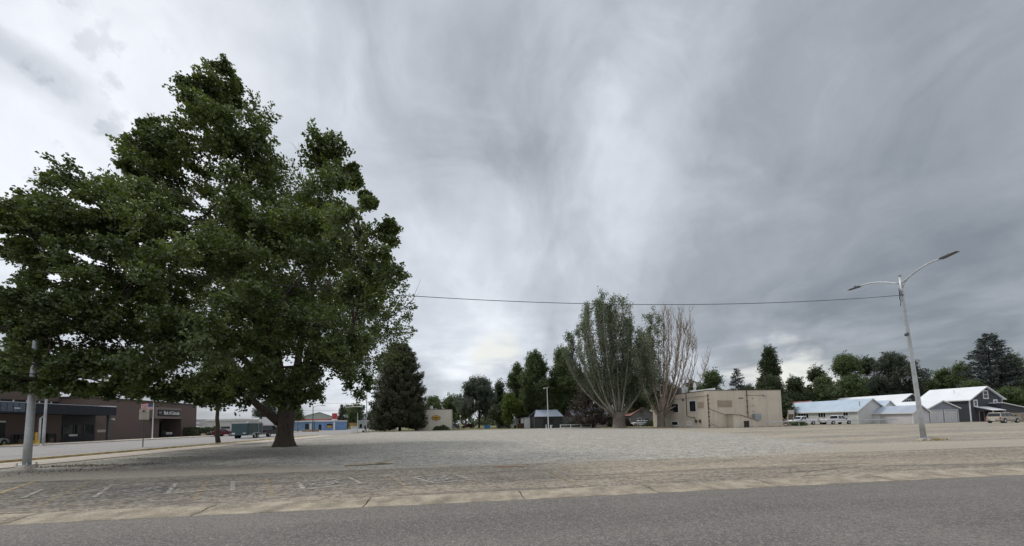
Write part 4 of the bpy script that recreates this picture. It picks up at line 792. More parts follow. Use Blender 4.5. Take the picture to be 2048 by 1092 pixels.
# roof plant
hv = MB().box(1.2, 2.6, 9.2, 12.4, BH, BH + 1.5); hv2 = thing('rooftop_cooler', p + Vector((1.2, 9.2, BH)), 0, 'pale box cooler on the left of the beige building roof', 'air conditioner'); MB().box(0, 1.4, 0, 3.2, .1, 1.5).build('cabinet', M['galv'], hv2, bevel=.03)
l_ = MB(); [l_.box(-.03, -.003, .15, 3.05, .25 + .13 * i, .31 + .13 * i) for i in range(8)]; l_.build('louvre', M['grey'], hv2); MB().box(.1, .3, .1, 3.1, 0, .1).box(1.1, 1.3, .1, 3.1, 0, .1).build('skid', M['dsteel'], hv2)
hv2 = thing('rooftop_unit', p + Vector((3.5, 8, BH)), 0, 'long low white unit in the middle of the beige building roof', 'air conditioner'); MB().prism([(0, .1), (4.2, .1), (4.2, 1.2), (.2, .75), (0, .6)], 0, 1.6, 'xz').build('cabinet', M['white'], hv2, bevel=.02); MB().box(.5, 3.8, .2, .4, 0, .1).box(.5, 3.8, 1.2, 1.4, 0, .1).build('skid', M['dsteel'], hv2)
hv2 = thing('roof_vent', p + Vector((1.2, 5, BH)), 0, 'white chimney-like vent with a cowl on the beige building roof', 'roof vent'); MB().tube([(0, 0, 0), (0, 0, 1.0)], .22, 10).build('stack', M['white'], hv2); MB().tube([(0, 0, .95), (0, 0, 1.15), (0, 0, 1.9), (0, 0, 2.0)], [.32, .34, .12, .08], 10).build('cowl', M['white'], hv2); MB().box(-.9, .9, -.3, .3, 0, .45).build('base_box', M['white'], hv2)
# ------------------------------------------------------------------ right-hand houses
gh = gable_house('workshop_building', 'long light-grey building with pale blue metal roof behind the white pickups', 1717, 76, 6.8, 17.0, 2.75, 5.0, M['siding'], M['broof'], 'building')
for y0, y1, z0, z1, nb_ in [(1.8, 2.9, 1.6, 2.45, 1), (6.6, 8.4, 1.4, 2.5, 2), (10.6, 13.4, 1.25, 2.5, 3), (15.3, 16.2, 1.4, 2.3, 0)]: window(gh, 'l', y0, y1, z0, z1, 0, M['trim'], nb_)
MB().tube([(1.2, .5, 3.6), (1.2, .5, 4.5)], .05, 6).build('vent_pipe', M['dsteel'], gh)
gable_house('cottage', 'small grey gabled house squeezed behind the long pale blue roof', 1762, 80, 4.6, 7, 2.7, 4.7, M['siding'], M['broof'])
gh = gable_house('cottage', 'white-roofed house with charcoal gable and triple window behind the garages', 1795, 92, 9.0, 17, 4.1, 6.7, M['charc'], M['wroof'])
window(gh, 'f', 2.4, 4.4, 4.2, 5.5, 0, M['trim'], 2)
gh = gable_house('garage', 'low white garage with grey metal roof behind the end of the rail', 1827, 70, 3.5, 12.5, 2.15, 3.3, M['sidew'], M['groof'], 'garage', .5, .3)
MB().box(-.05, -.003, 8.6, 9.2, 0, .8).build('black_opening', M['black'], gh); MB().box(-.06, -.003, 5.5, 6.8, 0, 2.0).build('side_door', M['trim'], gh)
gh = gable_house('garage', 'grey double garage with two white doors left of the black house', 1857, 74, 7.3, 9.5, 2.8, 4.25, M['gsid'], M['wroof'], 'garage', .48, .3)
for x0 in (.6, 4.0):
    d_ = MB(); 
    for i in range(4): d_.box(x0, x0 + 2.75, -.05, -.003, .02 + i * .56, .56 + i * .56)
    o = d_.build('garage_door', M['sidew'], gh, bevel=.01); MB().box(x0 + 1.25, x0 + 1.5, -.075, -.053, .8, .86).build('handle', M['dsteel'], o)
    MB().box(x0 - .12, x0 - .005, -.06, -.003, 0, 2.38).box(x0 + 2.755, x0 + 2.87, -.06, -.003, 0, 2.38).box(x0 - .12, x0 + 2.87, -.06, -.003, 2.385, 2.5).build('door_frame', M['trim'], gh)
gh = gable_house('house', 'two-storey charcoal house with bright white roof and white-framed windows', 1943, 76, 8.2, 8.6, 4.55, 7.0, M['charc'], M['wroof'], 'house', .5, .4)
window(gh, 'f', 3.45, 4.75, 4.55, 6.25, 0, M['trim'], 0, True, .16); window(gh, 'f', .9, 1.9, 3.0, 4.4, 0, M['trim'], 0, True, .2); window(gh, 'f', 5.9, 6.9, 3.1, 4.4, 0, M['trim'], 0, True, .2)
MB().box(6.55, 6.95, -.22, -.06, 3.3, 3.65).build('window_cooler', M['white'], gh)
po = MB().add(*slab([(1.2, 0 - .004, 3.0), (4.4, -.004, 3.0), (4.4, -2.6, 2.25), (1.2, -2.6, 2.25)], .1)); po.build('porch_roof', M['wroof'], gh)
MB().prism([(-.01, 2.88), (-2.5, 2.15), (-.01, 2.15)], 1.25, 1.33, 'yz').build('porch_gable', M['charc'], gh)
MB().box(1.3, 1.42, -2.5, -2.38, 0, 2.14).box(4.2, 4.32, -2.5, -2.38, 0, 2.14).build('porch_post', M['wood'], gh)
MB().box(2.1, 3.1, -.06, -.003, 0, 2.05).build('door', M['black'], gh); MB().box(1.95, 2.09, -.08, -.003, 0, 2.2).box(3.11, 3.25, -.08, -.003, 0, 2.2).box(2.092, 3.108, -.08, -.003, 2.06, 2.2).build('door_frame', M['wood'], gh)
MB().tube([(1.2, 3, 5.9), (1.2, 3, 6.7)], .06, 6).build('vent_pipe', M['white'], gh)
MB().box(6.5, 7.0, -.2, -.003, 1.9, 2.6).build('meter_box', M['brown'], gh); MB().box(7.2, 7.45, -.12, -.003, 1.9, 2.15).box(7.2, 7.5, -.12, -.003, 1.5, 1.7).build('wall_lamp', M['white'], gh)
gh = thing('lean_to_shed', G(2006, 75), 0, 'charcoal lean-to shed with white sloping roof edge right of the black house', 'shed'); MB().prism([(0, 0), (9, 0), (9, 2.0), (0, 3.6)], 0, 5, 'xz').build('wall', M['charc'], gh)
MB().add(*slab([(-.1, -.3, 3.75), (9.3, -.3, 2.1), (9.3, 5.3, 2.1), (-.1, 5.3, 3.75)], .14)).build('roof', M['wroof'], gh); MB().box(2, 3, -.05, -.003, 0, 1.9).build('door', M['brown'], gh)
gh = thing('garden_wall', G(2024, 67), 0, 'low pale block wall behind the parked wagon at the right edge', 'wall'); MB().box(0, 16, 0, .2, 0, 1.5).build('blocks', M['kerbc'], gh); MB().box(-.05, 16.05, -.05, .25, 1.5, 1.6).build('cap', M['concrete'], gh)
gh = gable_house('red_roof_house', 'white house with rusty red roof glimpsed left of the long pale blue roof', 1606, 100, 5.0, 9, 3.9, 5.7, M['sidew'], M['rroof'], 'house'); window(gh, 'l', 3, 4, 1.8, 2.9, 0, M['trim'], 0, True)
# rail in front of the pickups
p0 = G(1555, 62); rr_ = thing('rail_fence', (p0.x, 57.2, 0), 0, 'long low grey pipe rail in front of the white pickups', 'fence'); Lr = 26.5
MB().box(0, Lr, -.05, .05, .80, .98).build('rail', M['galv'], rr_, bevel=.02)
for x_ in np.arange(.3, Lr, 6.2): MB().tube([(x_, .10, 0), (x_, .10, .92)], .05, 8).build('post', M['galv'], rr_)
MB().box(Lr - 4.5, Lr - 4.0, -.2, .2, 0, .5)
# wooden ramps
def ramp(px, D, w_, h_, dx, label, lean):
    root = thing('wooden_ramp', G(px, D), R(-12), label, 'ramp', 'wooden ramps beside the beige building'); f = MB()
    for x_ in (0, w_): f.prism([(x_ + (.0), 0), (x_ + .14, 0), (x_ + .14 + lean, h_), (x_ + lean, h_)], 0, .16, 'xz')
    f.build('frame', M['wood'], root); s_ = MB()
    for i in range(9): t_ = (i + .5) / 9; s_.box(.1 + lean * t_, w_ + lean * t_ + .04, .17, .21, h_ * t_ - .08, h_ * t_ + .08)
    s_.build('slats', M['board'], root); f = MB().box(.12 + lean * .75, w_ + lean * .75, -.04, -.005, h_ * .72, h_ * .98); f.build('panel', M['pink'], root)
    f = MB().tube([(w_ / 2 + lean * .9, .2, h_ * .9), (w_ / 2, 2.0, 0)], .06, 6); f.build('prop', M['wood'], root)
ramp(1574, 72, 1.0, 3.0, 0, 'upright wooden ramp leaning beside the dark shrubs', .45); ramp(1571, 69, 1.0, 2.4, 0, 'lower wooden ramp sloping down from the beige building corner', -2.3)
# ------------------------------------------------------------------ vehicles
def vehicle(name, label, kind, p, rz, paint, L_=4.7, Wd=1.85, H=1.6, cat='car', low=None, group=None, wr=.34):
    root = thing(name, p, rz, label, cat, group); h = Wd / 2; b = MB(); belt = {'suv': 1.02, 'sedan': .92, 'pickup': 1.04}[kind]; x0, x1 = -L_ / 2, L_ / 2; gc = .32 if kind != 'pickup' else .42
    if kind == 'pickup':
        b.prism([(x0, gc), (x0, belt - .18), (x1 - 1.6, belt - .18), (x1 - 1.6, belt + .02), (x1 - .25, belt - .03), (x1, belt - .18), (x1 + .02, gc)], -h, h, 'xz')
        cx0, cx1 = x0 + 2.3, x1 - 1.55; b.box(cx0 + .001, cx1, -h + .002, h - .002, belt - .179, belt)
        for s_ in (-1, 1): b.box(x0 + .06, cx0, min(s_ * h, s_ * (h - .08)), max(s_ * h, s_ * (h - .08)), belt - .179, belt + .14)
        b.box(x0, x0 + .06, -h, h, belt - .179, belt + .12); c0, c1 = (cx0, cx1 + .15), (cx0 + .14, cx1 - .62)
    else:
        hood = 1.25 if kind == 'suv' else 1.15
        b.prism([(x0 + .03, gc), (x0, .6), (x0 + .04, belt - .08), (x0 + .10, belt), (x1 - hood, belt), (x1 - .3, belt - .10), (x1 - .04, belt - .26), (x1, .55), (x1 - .04, gc)], -h, h, 'xz')
        c0 = (x0 + .12, x1 - hood + .1) if kind == 'suv' else (x0 + .65, x1 - hood + .1); c1 = (x0 + .38, x1 - hood - .62) if kind == 'suv' else (x0 + 1.3, x1 - hood - .75)
    b.build('body', paint, root, bevel=.05)
    cb_ = MB().frustum((c0[0], c0[1], -h + .05, h - .05), (c1[0], c1[1], -h + .22, h - .22), belt + .001, H); cab = cb_.build('cabin', paint, root, bevel=.06)
    def lerp2(t_, s_): return ((c0[0] * (1 - t_) + c1[0] * t_), (c0[1] * (1 - t_) + c1[1] * t_), s_ * ((h - .05) * (1 - t_) + (h - .22) * t_), belt + (H - belt) * t_)
    gl = MB(); lo, hi = .12, .86
    nwin = {'suv': 3, 'sedan': 2, 'pickup': 2}[kind]
    for s_ in (-1, 1):
        a0, a1, ya, za = lerp2(lo, s_); b0, b1, yb, zb = lerp2(hi, s_)
        for i in range(nwin):
            u0, u1 = (i + .06) / nwin, (i + .94) / nwin; f0, f1 = .04 + .92 * u0, .04 + .92 * u1
            v = [(a0 + (a1 - a0) * f0, ya + s_ * .012, za), (a0 + (a1 - a0) * f1, ya + s_ * .012, za), (b0 + (b1 - b0) * f1, yb + s_ * .012, zb), (b0 + (b1 - b0) * f0, yb + s_ * .012, zb)]; MB().add(v, [(0, 1, 2, 3)] if s_ < 0 else [(3, 2, 1, 0)]).build('side_window', GLASS, cab)
    for nm, e_, sg in (('windscreen', 1, 1), ('rear_window', 0, -1)):
        a = lerp2(lo, 1); b2 = lerp2(hi, 1); xa, xb = a[e_] + sg * .014, b2[e_] + sg * .014; MB().add([(xa, -a[2] * .92, a[3]), (xa, a[2] * .92, a[3]), (xb, b2[2] * .9, b2[3]), (xb, -b2[2] * .9, b2[3])], [(0, 1, 2, 3)]).build(nm, GLASS, cab)
    for xw in (x0 + L_ * .19, x1 - L_ * .18):
        for s_ in (-1, 1):
            MB().disc((xw, s_ * (h - .005), wr + .03), (0, 1, 0), wr * 1.17, .03, 24).build('wheel_arch', M['plast'], root)
            w_ = MB().disc((xw, s_ * (h - .08), wr), (0, 1, 0), wr, .22, 24).build('wheel', M['rubber'], root); MB().disc((xw, s_ * (h + .035), wr), (0, 1, 0), wr * .58, .02, 16).build('rim', M['rim'], w_)
    MB().box(x0 - .08, x0 + .02, -h + .04, h - .04, gc + .05, gc + .28).build('rear_bumper', low or (M['plast'] if kind != 'pickup' else M['alu']), root, bevel=.03); MB().box(x1 - .03, x1 + .08, -h + .04, h - .04, gc, gc + .24).build('front_bumper', low or M['plast'], root, bevel=.03)
    for s_ in (-1, 1):
        y_ = s_ * (h - .22); MB().box(x1 - .01, x1 + .03, y_ - .16, y_ + .16, belt - .40, belt - .26).build('headlight', M['head'], root); MB().box(x0 - .035, x0 + .05, s_ * (h - .1) - .08, s_ * (h - .1) + .08, belt - .32, belt - .06).build('tail_light', M['tail'], root)
        MB().box(c0[1] - .35, c0[1] - .12, min(s_ * h, s_ * (h + .2)), max(s_ * h, s_ * (h + .2)), belt + .03, belt + .2).build('mirror', M['plast'], root)
    MB().box(x1 + .001, x1 + .02, -h + .42, h - .42, belt - .42, belt - .24).build('grille', M['black'], root); MB().box(x0 - .1, x0 - .081, -.26, .26, gc + .1, gc + .26).build('number_plate', M['white'], root)
    if low: MB().box(x0 + .02, x1 - .02, -h - .012, h + .012, gc - .02, gc + .22).build('cladding', low, root)
    dl = MB()
    for s_ in (-1, 1):
        for xx in ((c0[0] + c0[1]) / 2, c0[1] - .15, c0[0] + .25): dl.box(xx - .008, xx + .008, min(s_ * (h - .01), s_ * (h + .004)), max(s_ * (h - .01), s_ * (h + .004)), gc + .15, belt - .05)
    dl.build('door_seams', M['black'], root); return root
vehicle('pickup_truck', 'white pickup facing left, leftmost behind the long rail', 'pickup', G(1604, 77), math.pi, M['carw'], 5.4, 1.9, 1.78, 'pickup truck', group='white pickups behind the rail', wr=.37)
vehicle('pickup_truck', 'white pickup facing right, parked by the window end of the long grey building', 'pickup', G(1673, 76), 0, M['carw'], 5.7, 1.9, 1.82, 'pickup truck', group='white pickups behind the rail', wr=.37)
vehicle('estate_car', 'champagne four-wheel-drive wagon parked in front of the black house', 'suv', G(2007, 63), R(3), M['cart'], 4.5, 1.8, 1.72, 'car', M['carlow'], wr=.37)
vehicle('parked_car', 'small white estate car left of the beige building, behind the dark rail', 'suv', G(1279, 100), math.pi, M['carw'], 4.6, 1.8, 1.5)
vehicle('parked_car', 'dark red car at the far end of the lot right of the cream wall', 'sedan', G(936, 128), R(200), M['carr'], 4.4, 1.75, 1.4); vehicle('parked_car', 'navy car just right of the cream wall', 'suv', G(911, 118), R(80), M['carb'], 4.4, 1.8, 1.6)
vehicle('parked_car', 'maroon car parked left of the teal trailer', 'suv', G(452, 74), R(0), M['carr'], 4.0, 1.8, 1.45); vehicle('parked_car', 'dark vehicle parked under the trees left of the white camper', 'suv', G(1008, 112), R(190), M['card'], 4.2, 1.8, 1.7)
vehicle('parked_car', 'distant dark red car at the end of the side street', 'sedan', G(722, 190), R(120), M['carr'], 4.6, 1.8, 1.4, group='distant cars down the side street'); vehicle('parked_car', 'distant grey car on the side street left of the white box', 'suv', G(703, 200), R(90), M['card'], 4.4, 1.8, 1.6, group='distant cars down the side street')
vehicle('parked_car', 'silver bonnet of a car cut by the left picture edge', 'sedan', G(-38, 43), R(100), M['sage'], 4.4, 1.8, 1.35)
# flat trailer between the pickups
ft = thing('utility_trailer', G(1634, 79), 0, 'low grey utility trailer standing between the two white pickups', 'trailer'); MB().box(-1.7, 1.5, -.9, .9, .55, .68).build('deck', M['brown'], ft); MB().box(-1.7, 1.5, -.9, -.84, .69, 1.15).box(-1.7, 1.5, .84, .9, .69, 1.15).build('side_board', M['pink'], ft)
for y_ in (-1.0, 1.0): MB().disc((0, y_, .33), (0, 1, 0), .33, .2, 18).build('wheel', M['rubber'], ft)
MB().disc((1.2, -.5, .95), (0, 1, 0), .3, .2, 16).build('spare_wheel', M['rubber'], ft); MB().tube([(1.5, 0, .5), (2.6, 0, .5)], .05, 6).build('drawbar', M['dsteel'], ft)
# teal trailer and dark truck: both head up the side street (+Y)
tp = G(479, 56.2); tr = thing('enclosed_trailer', tp, 0, 'teal enclosed cargo trailer hitched behind a dark pickup', 'trailer'); w2 = 1.15
b_ = MB().box(-w2, w2, 0, 4.4, .42, 2.28); b_.build('body', M['teal'], tr, bevel=.08)
MB().box(w2 + .002, w2 + .012, .15, 4.3, .5, 2.15).build('side_panel', M['tealg'], tr); MB().box(-w2 + .1, w2 - .1, .15, 4.25, 2.281, 2.32).build('roof', M['alu'], tr)
MB().box(w2 + .014, w2 + .05, 3.0, 3.95, .55, 2.05).build('side_door', M['tealg'], tr); dfr = MB().box(w2 + .014, w2 + .06, 2.92, 2.99, .5, 2.12).box(w2 + .014, w2 + .06, 3.96, 4.03, .5, 2.12); dfr.build('door_frame', M['alu'], tr)
MB().box(-w2 + .1, w2 - .1, -.04, -.003, .5, 2.2).build('rear_ramp_door', M['teal'], tr, bevel=.01); MB().box(-w2 + .12, -w2 + .55, -.07, -.045, .62, .85).build('number_plate', M['white'], tr); MB().box(.45, .85, -.06, -.043, .72, .86).build('emblem', M['alu'], tr)
MB().box(w2 + .014, w2 + .03, .0, 4.4, .40, .52).box(w2 + .0, w2 + .03, 0, 4.4, 2.2, 2.27).build('trim', M['alu'], tr)
for s_ in (-1, 1):
    MB().prism([(1.05, .45), (1.25, .82), (2.75, .82), (2.95, .45), (2.8, .45), (2.65, .72), (1.35, .72), (1.2, .45)], min(s_ * w2, s_ * (w2 + .28)) + s_ * .013, max(s_ * w2, s_ * (w2 + .28)) + s_ * .013, 'yz').build('fender', M['alu'], tr)
    for y_ in (1.6, 2.4): w_ = MB().disc((s_ * (w2 + .10), y_, .34), (1, 0, 0), .34, .2, 20).build('wheel', M['rubber'], tr); MB().disc((s_ * (w2 + .21), y_, .34), (1, 0, 0), .2, .02, 14).build('rim', M['alu'], w_)
MB().tube([(-.6, 4.4, .48), (0, 5.6, .48), (.6, 4.4, .48)], .05, 6).build('drawbar', M['dsteel'], tr); MB().box(w2 - .4, w2 - .1, .3, .6, 2.33, 2.5).build('roof_vent', M['white'], tr)
vehicle('pickup_truck', 'dark pickup towing the teal trailer, half hidden by the big trunk', 'pickup', tp + Vector((.1, 8.5, 0)), R(90), M['card'], 5.6, 1.95, 1.9, 'pickup truck', wr=.40)
# white camper, skip, brown stack, dumpster
cp_ = thing('camper_van', G(1036, 112), R(8), 'white boxy camper parked under the trees', 'camper'); MB().prism([(-1.9, .5), (2.2, .5), (2.2, 2.7), (-1.4, 2.75), (-1.9, 2.0)], -1.1, 1.1, 'xz').build('body', M['white'], cp_, bevel=.06); MB().box(-.1, 1.6, -1.16, -1.103, 1.3, 2.0).build('window', GLASS, cp_)
for x_ in (-1.2, 1.4): MB().disc((x_, -1.0, .38), (0, 1, 0), .38, .22, 18).build('wheel', M['rubber'], cp_)
MB().box(-2.7, -1.95, -.9, .9, .5, 1.25).build('bonnet', M['white'], cp_, bevel=.05); MB().box(-.9, -.5, -.2, .2, 2.76, 2.95).build('roof_vent', M['white'], cp_)
bs = thing('log_stack', G(1042, 104), 0, 'brown stack of timber in front of the white camper', 'wood stack'); s_ = MB()
for r_ in range(6):
    for i in range(8 - r_ // 3): s_.disc((-1 + .27 * i + .1 * (r_ % 2), 0, .13 + .22 * r_), (0, 1, .02), .125, 1.2 + random.uniform(-.1, .1), 8)
s_.build('logs', M['brown'], bs); MB().box(-1.2, -1.12, -.5, .5, 0, 1.5).box(1.15, 1.23, -.5, .5, 0, 1.5).build('end_posts', M['wood'], bs)
dp = thing('dumpster', G(974, 104), 0, 'low blue dumpster under the grey willow', 'dumpster'); MB().frustum((-.75, .75, -.6, .6), (-.85, .85, -.7, .7), .1, .95).build('bin', M['blued'], dp, bevel=.02); MB().box(-.9, .9, -.74, .74, .955, 1.02).build('lid', M['blued'], dp); r_ = MB(); [r_.box(x_ - .04, x_ + .04, -.76, -.70, .2, .93) for x_ in (-.5, 0, .5)]; r_.build('ribs', M['blued'], dp)
# ------------------------------------------------------------------ cream wall building with oval sign
D_ = 100; p = G(905, D_); cw = thing('cream_building', p, 0, 'cream flat-roofed building with an oval sign, right of the dark spruces', 'building'); wl = 8.6
MB().box(-wl, 0, 0, 14, 0, 5.35).build('wall', M['creamw'], cw); MB().box(-wl - .05, .06, -.06, 14, 5.352, 5.46).build('coping', M['coping'], cw); MB().box(-wl - .9, -wl - .01, .5, 1.6, 0, 2.6).build('annex', M['sage'], cw)
MB().tube([(-.08, -.08, 0), (-.08, -.08, 5.3)], .05, 6).build('downpipe', M['brown'], cw); MB().disc((-5.6, 3, 5.95), (0, 0, 1), .42, .9, 12).box(-5.0, -4.0, 2.6, 3.4, 5.47, 5.7).build('roof_fan', M['white'], cw)
def ell(rx, rz_, cx, cz, y_, n=36): return [(cx + rx * math.cos(2 * math.pi * i / n), y_, cz + rz_ * math.sin(2 * math.pi * i / n)) for i in range(n)]
def edisc(rx, rz_, cx, cz, y0, y1):
    m_ = MB(); a, b2 = ell(rx, rz_, cx, cz, y0), ell(rx, rz_, cx, cz, y1); n = len(a); return m_.add(a + b2, [tuple(range(n)), tuple(range(2 * n - 1, n - 1, -1))] + [(i, (i + 1) % n, (i + 1) % n + n, i + n) for i in range(n)])
sg = edisc(1.18, .66, -4.2, 3.2, -.10, -.003).build('oval_sign', M['redp'], cw); edisc(1.10, .58, -4.2, 3.2, -.125, -.103).build('black_ring', M['black'], sg); edisc(1.05, .53, -4.2, 3.2, -.15, -.128).build('yellow_face', M['yel'], sg)
MB().prism([(-4.42, 2.9), (-3.98, 2.9), (-4.06, 3.08), (-4.10, 3.44), (-4.16, 3.53), (-4.24, 3.53), (-4.30, 3.44), (-4.34, 3.08)], -.165, -.153, 'xz').build('bell_mark', M['redp'], sg)
text('lettering', 'PENNZOIL', .36, M['black'], sg, (-4.2, -.18, 3.2), (R(90), 0, 0), .012, 1.0)
# dark shed, white shed end, porch house, red house
sh = thing('shed', G(1070, 97), 0, 'dark grey-green shed with pale metal roof behind the white rail fence', 'shed'); MB().box(0, 7.2, 0, 8, 0, 3.0).build('wall', pm('dark_green_grey', (.045, .055, .052), .8, .1, stripes=('X', .3, .4)), sh)
MB().add(*slab([(-.2, -.3, 3.0), (7.5, -.3, 3.0), (7.0, 4, 4.8), (1.2, 4, 4.8)], .12)).add(*slab([(-.2, 8.3, 3.0), (7.5, 8.3, 3.0), (7.0, 4.01, 4.8), (1.2, 4.01, 4.8)], .12)).build('roof', M['groof'], sh)
MB().box(2.2, 4.8, -.05, -.003, 0, 2.4).build('door', M['dark'], sh); MB().box(7.21, 11.3, 1.0, 7, 0, 2.9).build('annex', M['hgrey'], sh)
sh = thing('white_shed', G(1049, 103), 0, 'narrow white shed end left of the dark shed', 'shed'); MB().box(0, 2.0, 0, 6, 0, 2.75).build('wall', M['white'], sh); MB().box(-.1, 2.1, -.15, 6.1, 2.755, 2.9).build('roof', M['groof'], sh)
ph = thing('porch_house', G(1148, 101), 0, 'grey bungalow with white porch posts behind the brownish conifer', 'house'); MB().prism([(0, 0), (0, 3.0), (4, 5.4), (8, 3.0), (8, 0)], 0, 11.5, 'yz').build('wall', M['hgrey'], ph)
MB().add(*slab([(-.4, -.4, 2.9), (11.9, -.4, 2.9), (11.9, 4, 5.6), (-.4, 4, 5.6)], .12)).add(*slab([(-.4, 8.4, 2.9), (11.9, 8.4, 2.9), (11.9, 4.01, 5.6), (-.4, 4.01, 5.6)], .12)).build('roof', M['groof'], ph)
MB().prism([(4.1, 2.55), (10.6, 2.55), (10.6, 2.8), (7.35, 3.7), (4.1, 2.8)], -2.2, -.42, 'xz').build('porch_roof', M['trim'], ph)
for x_ in (3.2, 4.2, 5.9, 8.4, 10.4): MB().box(x_ - .08, x_ + .08, -2.1, -1.94, 0, 2.54).build('porch_post', M['trim'], ph)
MB().box(7.3, 9.0, -3.0, -2.2, 0, .3).box(7.3, 9.0, -2.6, -2.2, .3, .6).build('step', M['concrete'], ph); MB().box(4.0, 10.6, -2.19, -.003, 0, .5).build('porch_floor', M['concrete'], ph); MB().box(7.6, 8.6, -.06, -.003, .5, 2.5).build('door', M['black'], ph)
for x_ in (.5, 2.0, 5.0): window(ph, 'f', x_, x_ + .9, 1.0, 2.2, 0, M['trim'], 0, True)
rh = gable_house('bungalow', 'dark bungalow with patchy red roof behind the small white car', 1262, 108, 7.5, 9, 3.0, 5.2, M['hgrey'], pm('pale_red_roof', (.27, .12, .10), .7, .3, 1.0), 'house', trim=False); window(rh, 'f', 2, 3.2, 1.0, 2.2, 0, M['trim'], 0, True); MB().box(4.5, 5.4, -.05, -.003, 0, 2).build('door', M['dark'], rh)
wf = thing('rail_fence', G(1121, 89.5), R(-4), 'short white two-rail fence in front of the dark shed', 'fence')
for x_ in np.arange(0, 7.6, 2.45): MB().box(x_ - .1, x_ + .1, -.1, .1, 0, .92).build('post', M['white'], wf)
MB().box(.11, 7.3, -.05, .0, .72, .88).box(.11, 7.3, -.05, 0, .15, .28).build('rails', M['white'], wf)
df = thing('pipe_barrier', G(1276, 84), 0, 'low dark pipe barrier left of the beige building', 'barrier'); MB().box(0, 3.4, -.04, .04, .75, .83).build('rail', M['dsteel'], df)
for x_ in (.2, 1.3, 2.3, 3.2): MB().box(x_ - .05, x_ + .05, .041, .12, 0, .8).build('post', M['dsteel'], df)
bo = thing('bollard', G(1092.5, 88), 0, 'white bollard left of the thin lamp post behind the gravel', 'bollard'); MB().tube([(0, 0, 0), (0, 0, .9), (0, 0, .96)], [.12, .12, .07], 10).build('post', M['white'], bo); MB().disc((0, 0, .7), (0, 0, 1), .125, .08, 10).build('band', M['grey'], bo)
bo = thing('utility_pedestal', G(1102, 88), 0, 'squat white utility pedestal right of the thin lamp post', 'utility box'); MB().box(-.18, .18, -.15, .15, 0, .7).build('box', M['white'], bo, bevel=.03); MB().box(-.2, .35, -.17, .17, .701, .85).build('lid', M['white'], bo)
# centre thin lamp (with small curved arms)
tl_ = thing('thin_lamp_post', G(1097, 84), 0, 'slim pale lamp post with small curled arms beyond the middle of the gravel', 'street lamp'); Hh = W(1095, 776, 84).z
MB().tube([(0, 0, 0), (-.1, 0, Hh)], [.12, .07], 10).build('pole', M['white'], tl_); a_ = MB().tube([(-.1, 0, Hh - .1), (-.25, 0, Hh + .05), (-.7, 0, Hh)], .05, 6).tube([(-.1, 0, Hh - .1), (.1, .3, Hh + .15), (.5, .8, Hh + .25)], .05, 6); a_.build('arm', M['white'], tl_); MB().box(-.95, -.6, -.1, .1, Hh - .15, Hh + .02).build('lamp_head', M['white'], tl_)
# white utility box and thin pole at the corner
ub = thing('utility_cabinet', G(709, 80), R(-10), 'tall white metal cabinet on the corner of the lot by the side street', 'utility box'); MB().box(-.62, .62, -.3, .3, .05, 1.35).build('cabinet', M['white'], ub, bevel=.02); MB().box(-.5, .5, -.315, -.303, 1.05, 1.2).build('vent_slot', M['grey'], ub); MB().box(-.66, .66, -.34, .34, 1.352, 1.42).build('lid', M['white'], ub); MB().box(-.6, .6, -.3, .3, 0, .049).build('plinth', M['concrete'], ub)
def pole(px, D, top, r_, mat, label, name='utility_pole', extra=None, cat='pole'):
    p = G(px, D); H = W(px, top, D).z; root = thing(name, p, 0, label, cat); MB().tube([(0, 0, 0), (0, 0, H)], [r_, r_ * .6], 8).build('pole', mat, root)
    if extra: extra(root, H)
    return root
def mastarm(root, H): MB().tube([(0, 0, 6.0), (-2.4, 1.5, 6.2), (-6, 4, 6.2)], .06, 6).build('mast_arm', M['galv'], root); MB().box(-.9, -.4, -.15, .15, 5.4, 6.5).build('traffic_signal', pm('signal_green', (.02, .09, .06), .5), root); MB().box(.0, .35, -.3, -.25, 3.6, 5).build('sign_panel', M['grey'], root)
pole(733, 92, 765, .12, M['galv'], 'tall thin grey pole with a green signal on the corner left of the spruces', extra=mastarm)
def deskarm(root, H): MB().tube([(0, 0, H - .4), (1.2, 0, H + .1), (2.6, 0, H + .1)], .06, 6).build('arm', M['galv'], root); MB().box(2.2, 3.4, -.2, .2, H - .02, H + .2).build('lamp_head', M['galv'], root)
pole(625.5, 112, 812, .16, M['dsteel'], 'dark lamp post with one arm in front of the blue shop', 'shop_lamp_post', deskarm, 'street lamp')
pole(595.5, 112, 838, .12, M['dsteel'], 'short dark post at the left end of the blue shop', 'post'); pole(629, 120, 842, .14, M['brown'], 'thick dark post behind the shop lamp post', 'post'); pole(715, 120, 826, .12, M['white'], 'pale pole between the white cabinet and the small spruce', 'post')
pole(737.5, 96, 848, .06, M['brown'], 'thin reddish sign post right of the tall corner pole', 'post')
gpole = pole(921, 112, 833, .05, M['galv'], 'thin post with a round white globe right of the cream wall', 'globe_lamp', lambda r_, H: MB().tube([(0, 0, H - .3), (0, 0, H - .1), (0, 0, H + .15), (0, 0, H + .3)], [.1, .22, .22, .08], 12).build('globe', M['white'], r_, smooth=True), 'street lamp')
pole(950, 118, 797, .06, M['galv'], 'thin lamp post with a white cone shade in front of the grey willow', 'globe_lamp', lambda r_, H: MB().tube([(0, 0, H - 1.6), (0, 0, H - 1.0), (0, 0, H - .4)], [.2, .16, .05], 10).build('shade', M['white'], r_, smooth=True), 'street lamp')
